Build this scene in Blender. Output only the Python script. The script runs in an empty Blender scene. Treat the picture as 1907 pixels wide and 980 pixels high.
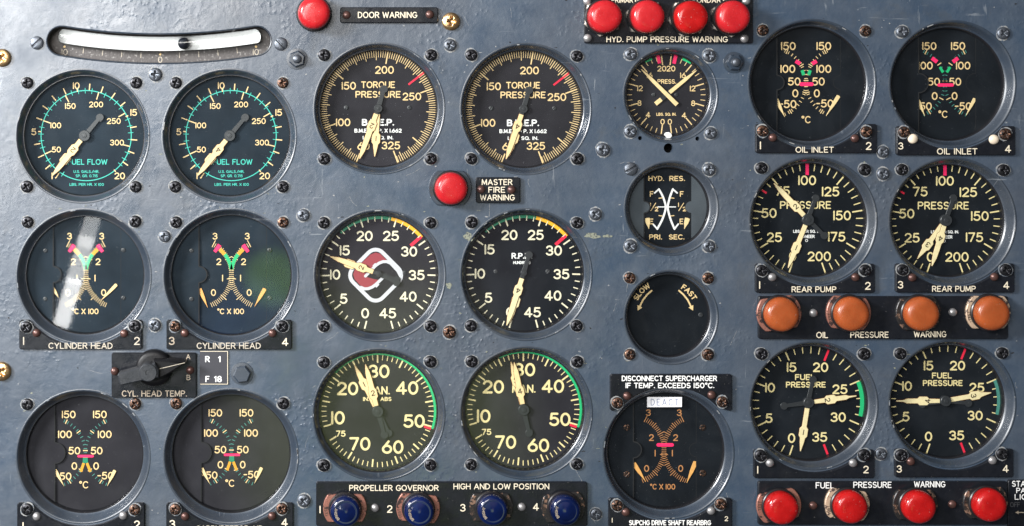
import bpy, bmesh, math, random
from mathutils import Vector, Matrix
from mathutils.geometry import delaunay_2d_cdt

# ------------------------------------------------------------------ frame
S = 0.00035            # metres per unit of measurement on the panel
D = 2600.0             # viewing distance in the same units
VX, VY = 520.0, 180.0  # foot of the camera's perpendicular on the panel
CX0, CY0 = 953.5, 490.0
random.seed(7)
scn = bpy.context.scene
COL = scn.collection
R_ = math.radians


def wpt(px, py, z=0.0):
    return Vector(((px - CX0) * S, -z * S, (CY0 - py) * S))


def on_panel(px, py, z):
    """foot on the panel of the axis of something measured at height z"""
    k = (D - z) / D
    return VX + (px - VX) * k, VY + (py - VY) * k


# ------------------------------------------------------------------ camera
cam_d = bpy.data.cameras.new("camera")
cam = bpy.data.objects.new("camera", cam_d)
COL.objects.link(cam)
scn.camera = cam
cam_d.sensor_fit = 'HORIZONTAL'
cam_d.sensor_width = 36.0
cam_d.lens = 36.0 * D / 1907.0
cam_d.shift_x = (CX0 - VX) / 1907.0
cam_d.shift_y = -(CY0 - VY) / 1907.0
cam_d.clip_start = 0.01
cam_d.clip_end = 50
cam.location = wpt(VX, VY, D)
cam.rotation_euler = (R_(90), 0, 0)

# ------------------------------------------------------------------ world (soft light of the cabin)
W = bpy.data.worlds.new("World")
scn.world = W
W.use_nodes = True
wn, wl = W.node_tree.nodes, W.node_tree.links
wn.clear()
w_out = wn.new('ShaderNodeOutputWorld')
w_bg = wn.new('ShaderNodeBackground')
w_tc = wn.new('ShaderNodeTexCoord')


def w_lobe(d, lo, hi, col):
    """soft region of the cabin round direction d (panel axes: right, up, out)"""
    v = Vector((d[0], -d[2], d[1])).normalized()
    dot = wn.new('ShaderNodeVectorMath'); dot.operation = 'DOT_PRODUCT'
    wl.new(w_tc.outputs['Generated'], dot.inputs[0]); dot.inputs[1].default_value = v
    mr = wn.new('ShaderNodeMapRange'); mr.interpolation_type = 'SMOOTHSTEP'
    mr.inputs['From Min'].default_value = lo; mr.inputs['From Max'].default_value = hi
    wl.new(dot.outputs['Value'], mr.inputs['Value'])
    mx = wn.new('ShaderNodeMix'); mx.data_type = 'RGBA'
    wl.new(mr.outputs['Result'], mx.inputs['Factor'])
    mx.inputs['A'].default_value = (0, 0, 0, 1); mx.inputs['B'].default_value = (*col, 1)
    return mx.outputs['Result']


def w_add(a, b):
    n = wn.new('ShaderNodeMix'); n.data_type = 'RGBA'; n.blend_type = 'ADD'
    n.inputs['Factor'].default_value = 1.0
    wl.new(a, n.inputs['A']); wl.new(b, n.inputs['B'])
    return n.outputs['Result']


acc = w_lobe((0, 0, 1), -1.6, -1.5, (0.035, 0.042, 0.056))             # ambient
acc = w_add(acc, w_lobe((-0.75, 0.55, 0.55), 0.45, 0.98, (0.55, 0.59, 0.64)))   # side window, far round to one side
acc = w_add(acc, w_lobe((-0.16, 0.0, 1.0), 0.980, 0.9992, (0.20, 0.29, 0.37)))   # pale cabin wall
acc = w_add(acc, w_lobe((0.12, 0.30, 1.0), 0.93, 0.995, (0.36, 0.30, 0.23)))   # warm cabin roof
acc = w_add(acc, w_lobe((0.07, -0.235, 1.0), 0.992, 0.9985, (0.92, 1.12, 0.40)))   # foliage outside
acc = w_add(acc, w_lobe((-0.005, -0.13, 1.0), 0.9997, 0.99995, (1.0, 2.0, 0.3)))
acc = w_add(acc, w_lobe((0.11, -0.12, 1.0), 0.994, 0.9992, (0.40, 0.33, 0.36)))   # dull cabin trim
acc = w_add(acc, w_lobe((-0.02, -0.17, 1.0), 0.9990, 0.9998, (0.12, 0.3, 0.9)))
wl.new(acc, w_bg.inputs['Color'])
w_bg.inputs['Strength'].default_value = 1.0
wl.new(w_bg.outputs[0], w_out.inputs[0])


# ------------------------------------------------------------------ lamps
def area(name, loc, aim, sx, sy, power, col):
    d = bpy.data.lights.new(name, 'AREA')
    d.shape = 'RECTANGLE'; d.size = sx; d.size_y = sy; d.energy = power; d.color = col
    o = bpy.data.objects.new(name, d); COL.objects.link(o)
    o.location = loc
    o.rotation_euler = (Vector(aim) - Vector(loc)).to_track_quat('-Z', 'Y').to_euler()
    return o


area("window_light", (-1.30, -0.80, 0.52), (0, 0, 0), 0.32, 0.32, 52.0, (0.985, 0.985, 0.98))
area("windscreen_light", (-0.54, -1.5, 0.49), (-0.30, 0, 0.10), 0.62, 0.62, 17.0, (1.0, 0.965, 0.92))
area("side_window_light", (-0.97, -1.5, 0.10), (-0.33, 0, 0.05), 0.60, 0.44, 13.0, (0.97, 0.99, 1.0))
# narrow bright gap of daylight whose reflection crosses one of the glasses
for _gx, _gy, _pw in ((168.0, 418.0, 0.08), (148.0, 486.0, 0.13), (124.0, 566.0, 0.22)):
    _st = area("daylight_gap", wpt(VX + (_gx - VX) * 3, VY + (_gy - VY) * 3, D * 2), wpt(_gx, _gy), 0.031, 0.096, _pw, (1.0, 1.0, 0.98))
    _st.rotation_euler.rotate_axis('Z', R_(-17))

scn.view_settings.view_transform = 'Standard'
scn.view_settings.look = 'None'
scn.view_settings.gamma = 1
scn.view_settings.exposure = 0.0
scn.cycles.use_adaptive_sampling = False
scn.cycles.use_denoising = True
scn.cycles.denoising_input_passes = 'RGB'


# ------------------------------------------------------------------ materials
def mat(name, col, rough=0.5, metal=0.0, coat=0.0, var=0.0, vscale=300, bump=0.0, bscale=800, sss=0.0, col2=None, thr=None, spec=0.5, rvar=0.0, det=5, speck=0):
    m = bpy.data.materials.new(name); m.use_nodes = True
    nt = m.node_tree; n, l = nt.nodes, nt.links
    b = n['Principled BSDF']
    b.inputs['Base Color'].default_value = (*col, 1)
    b.inputs['Roughness'].default_value = rough
    b.inputs['Metallic'].default_value = metal
    b.inputs['Specular IOR Level'].default_value = spec
    if coat:
        b.inputs['Coat Weight'].default_value = coat; b.inputs['Coat Roughness'].default_value = 0.12
    if sss:
        b.inputs['Subsurface Weight'].default_value = sss
        b.inputs['Subsurface Radius'].default_value = (0.004, 0.001, 0.0006)
        b.inputs['Subsurface Scale'].default_value = 0.8
    g = n.new('ShaderNodeNewGeometry')
    if var or col2:
        nz = n.new('ShaderNodeTexNoise'); nz.inputs['Scale'].default_value = vscale; nz.inputs['Detail'].default_value = det
        l.new(g.outputs['Position'], nz.inputs['Vector'])
        rp = n.new('ShaderNodeValToRGB')
        if col2:
            t = thr if thr else 0.5
            rp.color_ramp.elements[0].position = t - 0.03; rp.color_ramp.elements[1].position = t + 0.03
            rp.color_ramp.elements[0].color = (*col, 1); rp.color_ramp.elements[1].color = (*col2, 1)
        else:
            rp.color_ramp.elements[0].position = 0.3; rp.color_ramp.elements[1].position = 0.7
            rp.color_ramp.elements[0].color = (*[c * (1 - var) for c in col], 1)
            rp.color_ramp.elements[1].color = (*[min(1, c * (1 + var)) for c in col], 1)
        l.new(nz.outputs['Fac'], rp.inputs['Fac']); l.new(rp.outputs['Color'], b.inputs['Base Color'])
    if speck:    # dust and tiny scratches
        ns = n.new('ShaderNodeTexNoise'); ns.inputs['Scale'].default_value = 1100; ns.inputs['Detail'].default_value = 3
        l.new(g.outputs['Position'], ns.inputs['Vector'])
        rs = n.new('ShaderNodeValToRGB'); rs.color_ramp.elements[0].position = speck - 0.02; rs.color_ramp.elements[1].position = speck + 0.02
        rs.color_ramp.elements[1].color = (0.55, 0.55, 0.55, 1)
        l.new(ns.outputs['Fac'], rs.inputs['Fac'])
        ms = n.new('ShaderNodeMix'); ms.data_type = 'RGBA'; l.new(rs.outputs['Color'], ms.inputs['Factor'])
        if b.inputs['Base Color'].is_linked: l.new(b.inputs['Base Color'].links[0].from_socket, ms.inputs['A'])
        else: ms.inputs['A'].default_value = (*col, 1)
        ms.inputs['B'].default_value = (0.45, 0.42, 0.40, 1)
        l.new(ms.outputs['Result'], b.inputs['Base Color'])
    if rvar:
        nr = n.new('ShaderNodeTexNoise'); nr.inputs['Scale'].default_value = 160; nr.inputs['Detail'].default_value = 6
        l.new(g.outputs['Position'], nr.inputs['Vector'])
        mr = n.new('ShaderNodeMapRange'); mr.inputs['From Min'].default_value = 0.3; mr.inputs['From Max'].default_value = 0.7
        mr.inputs['To Min'].default_value = max(0.03, rough - rvar); mr.inputs['To Max'].default_value = rough + rvar
        l.new(nr.outputs['Fac'], mr.inputs['Value']); l.new(mr.outputs['Result'], b.inputs['Roughness'])
    if bump:
        nb = n.new('ShaderNodeTexNoise'); nb.inputs['Scale'].default_value = bscale; nb.inputs['Detail'].default_value = 4
        l.new(g.outputs['Position'], nb.inputs['Vector'])
        bp = n.new('ShaderNodeBump'); bp.inputs['Strength'].default_value = bump; bp.inputs['Distance'].default_value = 0.0006
        l.new(nb.outputs['Fac'], bp.inputs['Height']); l.new(bp.outputs['Normal'], b.inputs['Normal'])
    return m


def panel_paint(name, lumps=1.0, strength=0.40, dark=1.0):
    TONE = [tuple(c * dark for c in q) for q in ((0.033, 0.054, 0.086), (0.049, 0.060, 0.079), (0.082, 0.099, 0.122))]
    m = bpy.data.materials.new(name); m.use_nodes = True
    n, l = m.node_tree.nodes, m.node_tree.links
    b = n['Principled BSDF']
    g = n.new('ShaderNodeNewGeometry')

    def noise(scale, detail=4, rough=0.55, dist=0.0, vec=None):
        z = n.new('ShaderNodeTexNoise'); z.inputs['Scale'].default_value = scale; z.inputs['Detail'].default_value = detail
        z.inputs['Roughness'].default_value = rough; z.inputs['Distortion'].default_value = dist
        l.new(vec if vec else g.outputs['Position'], z.inputs['Vector'])
        return z.outputs['Fac']

    def ramp(f, p0, p1, c0, c1):
        r = n.new('ShaderNodeValToRGB')
        r.color_ramp.elements[0].position = p0; r.color_ramp.elements[1].position = p1
        r.color_ramp.elements[0].color = c0 if len(c0) == 4 else (*c0, 1); r.color_ramp.elements[1].color = c1 if len(c1) == 4 else (*c1, 1)
        l.new(f, r.inputs['Fac'])
        return r.outputs['Color']

    def mix(f, a, c):
        x = n.new('ShaderNodeMix'); x.data_type = 'RGBA'
        if hasattr(f, 'node'): l.new(f, x.inputs['Factor'])
        else: x.inputs['Factor'].default_value = f
        if hasattr(a, 'node'): l.new(a, x.inputs['A'])
        else: x.inputs['A'].default_value = (*a, 1)
        if hasattr(c, 'node'): l.new(c, x.inputs['B'])
        else: x.inputs['B'].default_value = (*c, 1)
        return x.outputs['Result']

    def maths(op, a, c):
        x = n.new('ShaderNodeMath'); x.operation = op
        for i, v in enumerate((a, c)):
            if hasattr(v, 'node'): l.new(v, x.inputs[i])
            else: x.inputs[i].default_value = v
        return x.outputs[0]

    base = ramp(noise(9, 5, 0.6, 0.4), 0.35, 0.68, TONE[0], TONE[1])
    base = mix(maths('MULTIPLY', ramp(noise(70, 6, 0.65), 0.42, 0.72, (0, 0, 0), (1, 1, 1)), 0.45), base, TONE[2])
    # scuffs: long thin pale wear, in two directions
    for sc, rot in (((30, 30, 420), 0.5), ((360, 30, 40), -0.35)):
        mp = n.new('ShaderNodeMapping'); mp.inputs['Scale'].default_value = sc; mp.inputs['Rotation'].default_value = (0, rot, 0)
        l.new(g.outputs['Position'], mp.inputs['Vector'])
        f = ramp(noise(1.0, 6, 0.6, 0.3, mp.outputs['Vector']), 0.64, 0.69, (0, 0, 0), (1, 1, 1))
        gate = ramp(noise(22, 2), 0.5, 0.66, (0, 0, 0), (1, 1, 1))
        base = mix(maths('MULTIPLY', maths('MULTIPLY', f, gate), 0.6), base, (0.23, 0.25, 0.27))
    # dirt in the hollows
    base = mix(maths('MULTIPLY', ramp(noise(34, 7, 0.7, 0.8), 0.57, 0.74, (0, 0, 0), (1, 1, 1)), 0.5), base, (0.055, 0.06, 0.066))
    # pin specks of bare primer
    base = mix(ramp(noise(1500, 2, 0.5), 0.755, 0.775, (0, 0, 0), (1, 1, 1)), base, (0.42, 0.44, 0.45))
    l.new(base, b.inputs['Base Color'])
    rg = ramp(maths('ADD', maths('MULTIPLY', noise(45, 6, 0.65), 0.45), maths('MULTIPLY', noise(13, 4, 0.6, 1.0), 0.55)), 0.36, 0.64, (0.20, 0.20, 0.20), (0.50, 0.50, 0.50))
    l.new(rg, b.inputs['Coat Roughness'])
    l.new(rg, b.inputs['Roughness'])
    # brushed-on thick paint: broad waves, lumps gathered in patches, fine grain
    h1 = maths('MULTIPLY', noise(95, 3, 0.5, 0.6), 0.42)
    gate = ramp(noise(14, 3, 0.6), 0.52, 0.68, (0, 0, 0), (1, 1, 1))
    vz = n.new('ShaderNodeTexVoronoi'); vz.feature = 'SMOOTH_F1'; vz.inputs['Scale'].default_value = 330
    dv = n.new('ShaderNodeVectorMath'); dv.operation = 'ADD'
    nzc = n.new('ShaderNodeTexNoise'); nzc.inputs['Scale'].default_value = 260; l.new(g.outputs['Position'], nzc.inputs['Vector'])
    sc_ = n.new('ShaderNodeVectorMath'); sc_.operation = 'SCALE'; sc_.inputs['Scale'].default_value = 0.004
    l.new(nzc.outputs['Color'], sc_.inputs[0]); l.new(g.outputs['Position'], dv.inputs[0]); l.new(sc_.outputs[0], dv.inputs[1])
    l.new(dv.outputs[0], vz.inputs['Vector'])
    h2 = maths('MULTIPLY', maths('MULTIPLY', maths('POWER', maths('SUBTRACT', 1.0, vz.outputs['Distance']), 3.0), gate), 0.75 * lumps)
    h3 = maths('MULTIPLY', noise(420, 5, 0.6), 0.14)
    h = maths('ADD', maths('ADD', h1, h2), h3)
    bp = n.new('ShaderNodeBump'); bp.inputs['Strength'].default_value = strength; bp.inputs['Distance'].default_value = 0.0013
    l.new(h, bp.inputs['Height']); l.new(bp.outputs['Normal'], b.inputs['Normal']); l.new(bp.outputs['Normal'], b.inputs['Coat Normal'])
    b.inputs['Coat Weight'].default_value = 0.9
    return m


def glass_mat(name):
    m = bpy.data.materials.new(name); m.use_nodes = True
    n, l = m.node_tree.nodes, m.node_tree.links
    n.remove(n['Principled BSDF'])
    out = n['Material Output']
    tr = n.new('ShaderNodeBsdfTransparent'); tr.inputs[0].default_value = (0.95, 0.965, 0.96, 1)
    gl = n.new('ShaderNodeBsdfGlossy'); gl.inputs['Roughness'].default_value = 0.027
    df = n.new('ShaderNodeBsdfDiffuse'); df.inputs[0].default_value = (0.6, 0.63, 0.65, 1)
    fr = n.new('ShaderNodeFresnel')
    gb = n.new('ShaderNodeNewGeometry'); io = n.new('ShaderNodeMapRange')      # same reflectance from either face of the thin pane
    io.inputs['To Min'].default_value = 1.5; io.inputs['To Max'].default_value = 1 / 1.5
    l.new(gb.outputs['Backfacing'], io.inputs['Value']); l.new(io.outputs['Result'], fr.inputs['IOR'])
    m1 = n.new('ShaderNodeMixShader'); l.new(fr.outputs[0], m1.inputs[0]); l.new(tr.outputs[0], m1.inputs[1]); l.new(gl.outputs[0], m1.inputs[2])
    # dust specks and smears on the glass
    g = n.new('ShaderNodeNewGeometry')
    nz = n.new('ShaderNodeTexNoise'); nz.inputs['Scale'].default_value = 1400; nz.inputs['Detail'].default_value = 2
    l.new(g.outputs['Position'], nz.inputs['Vector'])
    rp = n.new('ShaderNodeValToRGB'); rp.color_ramp.elements[0].position = 0.715; rp.color_ramp.elements[1].position = 0.78
    rp.color_ramp.elements[1].color = (0.34, 0.34, 0.34, 1)
    l.new(nz.outputs['Fac'], rp.inputs['Fac'])
    nz2 = n.new('ShaderNodeTexNoise'); nz2.inputs['Scale'].default_value = 38; nz2.inputs['Detail'].default_value = 7; nz2.inputs['Distortion'].default_value = 1.2
    l.new(g.outputs['Position'], nz2.inputs['Vector'])
    rp2 = n.new('ShaderNodeValToRGB'); rp2.color_ramp.elements[0].position = 0.45; rp2.color_ramp.elements[1].position = 0.85
    rp2.color_ramp.elements[1].color = (0.010, 0.010, 0.010, 1)
    l.new(nz2.outputs['Fac'], rp2.inputs['Fac'])
    ad = n.new('ShaderNodeMath'); ad.operation = 'ADD'; l.new(rp.outputs[0], ad.inputs[0]); l.new(rp2.outputs[0], ad.inputs[1])
    m2 = n.new('ShaderNodeMixShader'); l.new(ad.outputs[0], m2.inputs[0]); l.new(m1.outputs[0], m2.inputs[1]); l.new(df.outputs[0], m2.inputs[2])
    l.new(m2.outputs[0], out.inputs['Surface'])
    return m


M = dict(
    paint=panel_paint("worn blue grey paint"), paint_bezel=panel_paint("blue grey bezel paint", 0.35, 0.09, 0.55),
    hole_and_shade=mat("dark cavity and edge shade", (0.006, 0.006, 0.007), 0.8),
    black=mat("black enamel", (0.008, 0.009, 0.012), 0.28, var=0.12, spec=0.4, speck=0.745, bump=0.10, bscale=900, rvar=0.1),
    ring=mat("black anodised ring", (0.010, 0.010, 0.012), 0.30, rvar=0.08),
    dial=mat("matt black dial", (0.008, 0.010, 0.013), 0.8, spec=0.08, var=0.25, vscale=45, det=2),
    dial_blue=mat("slate black dial", (0.015, 0.022, 0.030), 0.8, spec=0.08, var=0.22, vscale=45, det=2),
    dial_grey=mat("charcoal dial", (0.023, 0.022, 0.026), 0.8, spec=0.08, var=0.18, vscale=45, det=2),
    dial_side=mat("dark recess plate", (0.006, 0.007, 0.009), 0.8, spec=0.08, var=0.25, vscale=45, det=2),
    dial_side_grey=mat("grey recess plate", (0.062, 0.072, 0.082), 0.8, spec=0.08, var=0.2, vscale=45, det=2),
    cream=mat("aged cream paint", (0.74, 0.53, 0.255), 0.6, var=0.10, vscale=700),
    cream_white=mat("pale cream paint", (0.74, 0.67, 0.48), 0.6, var=0.08, vscale=700),
    cream_yellow=mat("yellowed cream paint", (0.75, 0.62, 0.30), 0.6, var=0.10, vscale=700),
    amber_mark=mat("orange aged paint", (0.46, 0.20, 0.07), 0.6, var=0.12, vscale=700),
    white=mat("white paint", (0.80, 0.79, 0.76), 0.6, var=0.06, vscale=700),
    teal=mat("teal paint", (0.04, 0.46, 0.36), 0.6, var=0.10, vscale=700),
    teal_dim=mat("dull teal paint", (0.05, 0.21, 0.17), 0.6, var=0.10, vscale=700),
    green=mat("green tape", (0.012, 0.42, 0.15), 0.5), green_dark=mat("deep green paint", (0.01, 0.20, 0.10), 0.5),
    yellow=mat("yellow paint", (0.85, 0.42, 0.02), 0.5), amber=mat("amber paint", (0.66, 0.30, 0.02), 0.5),
    red=mat("red paint", (0.75, 0.015, 0.05), 0.5), pink=mat("fluorescent red tape", (0.95, 0.02, 0.13), 0.5),
    needle=mat("cream needle paint", (0.76, 0.57, 0.285), 0.5, var=0.08, vscale=500),
    needle_pale=mat("ivory needle paint", (0.76, 0.64, 0.36), 0.5, var=0.08, vscale=500),
    needle_orange=mat("orange needle paint", (0.72, 0.36, 0.10), 0.5, var=0.1, vscale=500),
    needle_edge=mat("browned needle edge", (0.16, 0.055, 0.015), 0.6),
    tail=mat("black needle tail", (0.026, 0.028, 0.031), 0.38),
    ink=mat("dark ink", (0.035, 0.02, 0.012), 0.6), blue_ink=mat("blue grey ink", (0.16, 0.19, 0.30), 0.6),
    logo_red=mat("brick red print", (0.27, 0.032, 0.045), 0.6), logo_white=mat("white print", (0.52, 0.52, 0.54), 0.6),
    letter=mat("engraved cream fill", (0.68, 0.60, 0.45), 0.6, var=0.12, vscale=900, col2=None),
    letter_mid=mat("dulled cream fill", (0.44, 0.39, 0.31), 0.6, var=0.15, vscale=900),
    letter_dim=mat("worn tan fill", (0.34, 0.28, 0.21), 0.6, var=0.2, vscale=900),
    letter_ghost=mat("faded fill", (0.05, 0.05, 0.055), 0.6),
    screw_black=mat("black oxide screw", (0.030, 0.030, 0.034), 0.30, metal=0.75, bump=0.15, bscale=2500),
    screw_rust=mat("brown worn screw", (0.16, 0.085, 0.055), 0.36, metal=0.8, col2=(0.03, 0.026, 0.026), thr=0.5, vscale=900, bump=0.2, bscale=2500),
    screw_steel=mat("dull steel screw", (0.11, 0.12, 0.14), 0.36, metal=0.7, col2=(0.10, 0.115, 0.135), thr=0.55, vscale=800, bump=0.2, bscale=1800),
    brass=mat("yellow brass", (0.62, 0.40, 0.20), 0.28, metal=0.95, var=0.3, vscale=600, bump=0.15, bscale=1500),
    chip=mat("bare primer edge", (0.24, 0.24, 0.235), 0.6, col2=(0.12, 0.14, 0.165), thr=0.52, vscale=650),
    chip_green=mat("exposed zinc primer", (0.19, 0.20, 0.15), 0.6, col2=(0.07, 0.075, 0.07), thr=0.55, vscale=700),
    rivet_brown=mat("brown rivet", (0.10, 0.050, 0.042), 0.30, metal=0.5, var=0.3), rivet_steel=mat("grey rivet", (0.30, 0.29, 0.29), 0.35, metal=0.6, var=0.3),
    rivet_cream=mat("cream rivet", (0.62, 0.52, 0.40), 0.35, var=0.15),
    collar_copper=mat("worn copper collar", (0.27, 0.115, 0.085), 0.38, metal=0.35, col2=(0.05, 0.03, 0.028), thr=0.60, vscale=330, bump=0.3, bscale=900),
    collar_black=mat("black chipped collar", (0.022, 0.020, 0.020), 0.35, metal=0.3, col2=(0.22, 0.13, 0.09), thr=0.60, vscale=330, bump=0.3, bscale=900),
    collar_tan=mat("tan chipped collar", (0.46, 0.33, 0.23), 0.42, metal=0.2, col2=(0.07, 0.05, 0.045), thr=0.57, vscale=420, bump=0.3, bscale=900),
    nut=mat("chipped nickel nut", (0.50, 0.44, 0.38), 0.38, metal=0.5, col2=(0.06, 0.05, 0.05), thr=0.60, vscale=420, bump=0.3, bscale=900),
    skirt=mat("matt shaded black bakelite", (0.006, 0.006, 0.007), 0.42, spec=0.22, bump=0.1),
    grip=mat("worn black bakelite", (0.024, 0.026, 0.030), 0.34, var=0.2, bump=0.12, bscale=900, rvar=0.1),
    socket=mat("black socket", (0.015, 0.013, 0.014), 0.35, metal=0.2, rvar=0.1),
    cap_pink=mat("pinkish red plastic", (0.38, 0.012, 0.016), 0.24, sss=0.15, spec=0.4, speck=0.72, var=0.10, vscale=160, bump=0.08, bscale=500, rvar=0.08),
    cap_red=mat("red plastic", (0.34, 0.007, 0.007), 0.20, sss=0.15, spec=0.4, speck=0.72, var=0.14, vscale=160, bump=0.10, bscale=500, rvar=0.09),
    cap_orange=mat("orange plastic", (0.28, 0.062, 0.017), 0.26, sss=0.15, spec=0.4, speck=0.73, var=0.12, vscale=140, bump=0.08, bscale=500, rvar=0.08),
    cap_blue=mat("deep blue glass", (0.002, 0.0065, 0.042), 0.08, coat=0.5, var=0.5, vscale=70, rvar=0.05),
    tube=mat("milky white tube liner", (0.72, 0.72, 0.72), 0.30), ball=mat("black glass ball", (0.004, 0.005, 0.010), 0.5, spec=0.2),
    tray=mat("dusty dark tray", (0.075, 0.068, 0.066), 0.7, col2=(0.21, 0.20, 0.19), thr=0.62, vscale=600, bump=0.5, bscale=900),
    placard=mat("charcoal placard", (0.034, 0.034, 0.042), 0.45),
    tape=mat("white label tape", (0.80, 0.80, 0.82), 0.45), bluehint=mat("blue lens core", (0.004, 0.02, 0.30), 0.15),
    glass=glass_mat("gauge glass"),
)


# ------------------------------------------------------------------ mesh collector
class MB:
    def __init__(s):
        s.v, s.f, s.m, s.mats = [], [], [], []
        s.tick = 0

    def mi(s, m):
        if m not in s.mats: s.mats.append(m)
        return s.mats.index(m)

    def add(s, vs, fs, m):
        o = len(s.v); k = s.mi(m)
        s.v += vs
        for f in fs:
            s.f.append([i + o for i in f]); s.m.append(k)

    def lathe(s, prof, m, n=64, cx=0, cy=0, cap_end=False, cap_start=False):
        vs = []
        for r, z in prof:
            for i in range(n):
                a = 2 * math.pi * i / n
                vs.append((cx + r * math.cos(a), cy + r * math.sin(a), z))
        fs = []
        for j in range(len(prof) - 1):
            for i in range(n):
                k = (i + 1) % n
                fs.append([j * n + i, j * n + k, (j + 1) * n + k, (j + 1) * n + i])
        if cap_end: fs.append([(len(prof) - 1) * n + i for i in range(n)])
        if cap_start: fs.append([i for i in reversed(range(n))])
        s.add(vs, fs, m)

    def disc(s, r, z, m, n=64, cx=0, cy=0):
        s.add([(cx + r * math.cos(2 * math.pi * i / n), cy + r * math.sin(2 * math.pi * i / n), z) for i in range(n)], [list(range(n))], m)

    def band(s, r0, r1, a0, a1, z, m, cx=0, cy=0):
        """flat ring sector; clock angles in degrees from the top"""
        n = max(2, int(abs(a1 - a0) / 3) + 1)
        vs, fs = [], []
        for i in range(n + 1):
            a = R_(a0 + (a1 - a0) * i / n)
            for r in (r0, r1): vs.append((cx + r * math.sin(a), cy + r * math.cos(a), z))
        for i in range(n): fs.append([2 * i, 2 * i + 1, 2 * i + 3, 2 * i + 2])
        s.add(vs, fs, m)

    def prism(s, pts, z0, z1, m, bevel=0.0):
        """extruded outline (ccw); optional small chamfer of the upper edge"""
        n = len(pts)
        area_ = sum(pts[i][0] * pts[(i + 1) % n][1] - pts[(i + 1) % n][0] * pts[i][1] for i in range(n))
        if area_ < 0: pts = pts[::-1]
        vs = [(x, y, z0) for x, y in pts]
        rings = [z0]
        fs = []
        if bevel:
            vs += [(x, y, z1 - bevel) for x, y in pts]
            ins = []
            for i in range(n):
                p0, p1, p2 = Vector(pts[i - 1]), Vector(pts[i]), Vector(pts[(i + 1) % n])
                d1, d2 = (p1 - p0).normalized(), (p2 - p1).normalized()
                n1, n2 = Vector((-d1.y, d1.x)), Vector((-d2.y, d2.x))
                b = n1 + n2
                q = b / max(0.5, b.dot(b) / 2) if b.length > 1e-6 else n1
                ins.append(p1 + q * bevel)
            vs += [(p.x, p.y, z1) for p in ins]
            L = 3
        else:
            vs += [(x, y, z1) for x, y in pts]
            L = 2
        for j in range(L - 1):
            for i in range(n):
                k = (i + 1) % n
                fs.append([j * n + i, j * n + k, (j + 1) * n + k, (j + 1) * n + i])
        fs.append([(L - 1) * n + i for i in range(n)])
        s.add(vs, fs, m)

    def flat(s, pts, z, m):
        n = len(pts)
        area_ = sum(pts[i][0] * pts[(i + 1) % n][1] - pts[(i + 1) % n][0] * pts[i][1] for i in range(n))
        if area_ < 0: pts = pts[::-1]
        s.add([(x, y, z) for x, y in pts], [list(range(n))], m)

    def stroke(s, pts, w, z, m, closed=False, cap=True):
        pts = [Vector(p) for p in pts]
        if closed and (pts[0] - pts[-1]).length < 1e-6: pts = pts[:-1]
        out = [pts[0]]
        for p in pts[1:]:
            if (p - out[-1]).length > 1e-6: out.append(p)
        pts = out
        if not closed and len(pts) > 2:
            for i in range(1, len(pts) - 1):
                a, b = pts[i] - pts[i - 1], pts[i + 1] - pts[i]
                if a.angle(b) > R_(42):
                    s.stroke(pts[:i + 1], w, z, m, False, cap)
                    s.stroke(pts[i:], w, z, m, False, cap)
                    return
        s.tick = (s.tick + 1) % 12
        z = z + 0.012 * s.tick
        n = len(pts); vs = []; fs = []
        for i in range(n):
            if closed:
                a, b = pts[i] - pts[i - 1], pts[(i + 1) % n] - pts[i]
            else:
                a = pts[i] - pts[i - 1] if i else pts[1] - pts[0]
                b = pts[i + 1] - pts[i] if i < n - 1 else a
            a, b = a.normalized(), b.normalized()
            na, nb = Vector((-a.y, a.x)), Vector((-b.y, b.x))
            t = na + nb
            t = t / max(0.4, t.dot(t) / 2)
            vs += [(*(pts[i] + t * w / 2), z), (*(pts[i] - t * w / 2), z)]
        for i in range(n if closed else n - 1):
            k = (i + 1) % n
            fs.append([2 * i, 2 * i + 1, 2 * k + 1, 2 * k])
        if cap and not closed:
            for e, q in ((0, pts[0] - pts[1]), (n - 1, pts[-1] - pts[-2])):
                q = q.normalized(); a0 = math.atan2(q.y, q.x)
                o = len(vs)
                for j in range(7):
                    a = a0 - math.pi / 2 + math.pi * j / 6
                    vs.append((pts[e].x + math.cos(a) * w / 2, pts[e].y + math.sin(a) * w / 2, z))
                fs.append(list(range(o, o + 7)))
        s.add(vs, fs, m)

    def tick_mark(s, a, r0, r1, w, z, m, cx=0, cy=0):
        a = R_(a)
        s.stroke([(cx + r0 * math.sin(a), cy + r0 * math.cos(a)), (cx + r1 * math.sin(a), cy + r1 * math.cos(a))], w, z, m, cap=False)

    def text(s, t, x, y, h, z, m, width=None, weight=0.145, rot=0.0, gap=0.24, align=0):
        """stroke lettering, centred at x, y (cap height h)"""
        run, pen = [], 0.0
        for ch in t:
            if ch == ' ': pen += 0.42; continue
            g = GLYPH[ch]
            run.append((g[1], pen)); pen += g[0] + gap
        nat = (pen - gap) if pen else 0.0
        lw = weight * h
        kx = (width - lw) / (nat * h) if width and nat > 0.05 else 1.0
        c, sn = math.cos(R_(rot)), math.sin(R_(rot))
        for strokes, off in run:
            for st in strokes:
                pts = []
                for gx, gy in st:
                    lx = ((gx + off) - nat / 2) * h * kx
                    ly = (gy - 0.5) * (h - lw)
                    pts.append((x + lx * c - ly * sn, y + lx * sn + ly * c))
                closed = len(pts) > 3 and (Vector(pts[0]) - Vector(pts[-1])).length < 1e-4
                s.stroke(pts, lw, z, m, closed)

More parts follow.
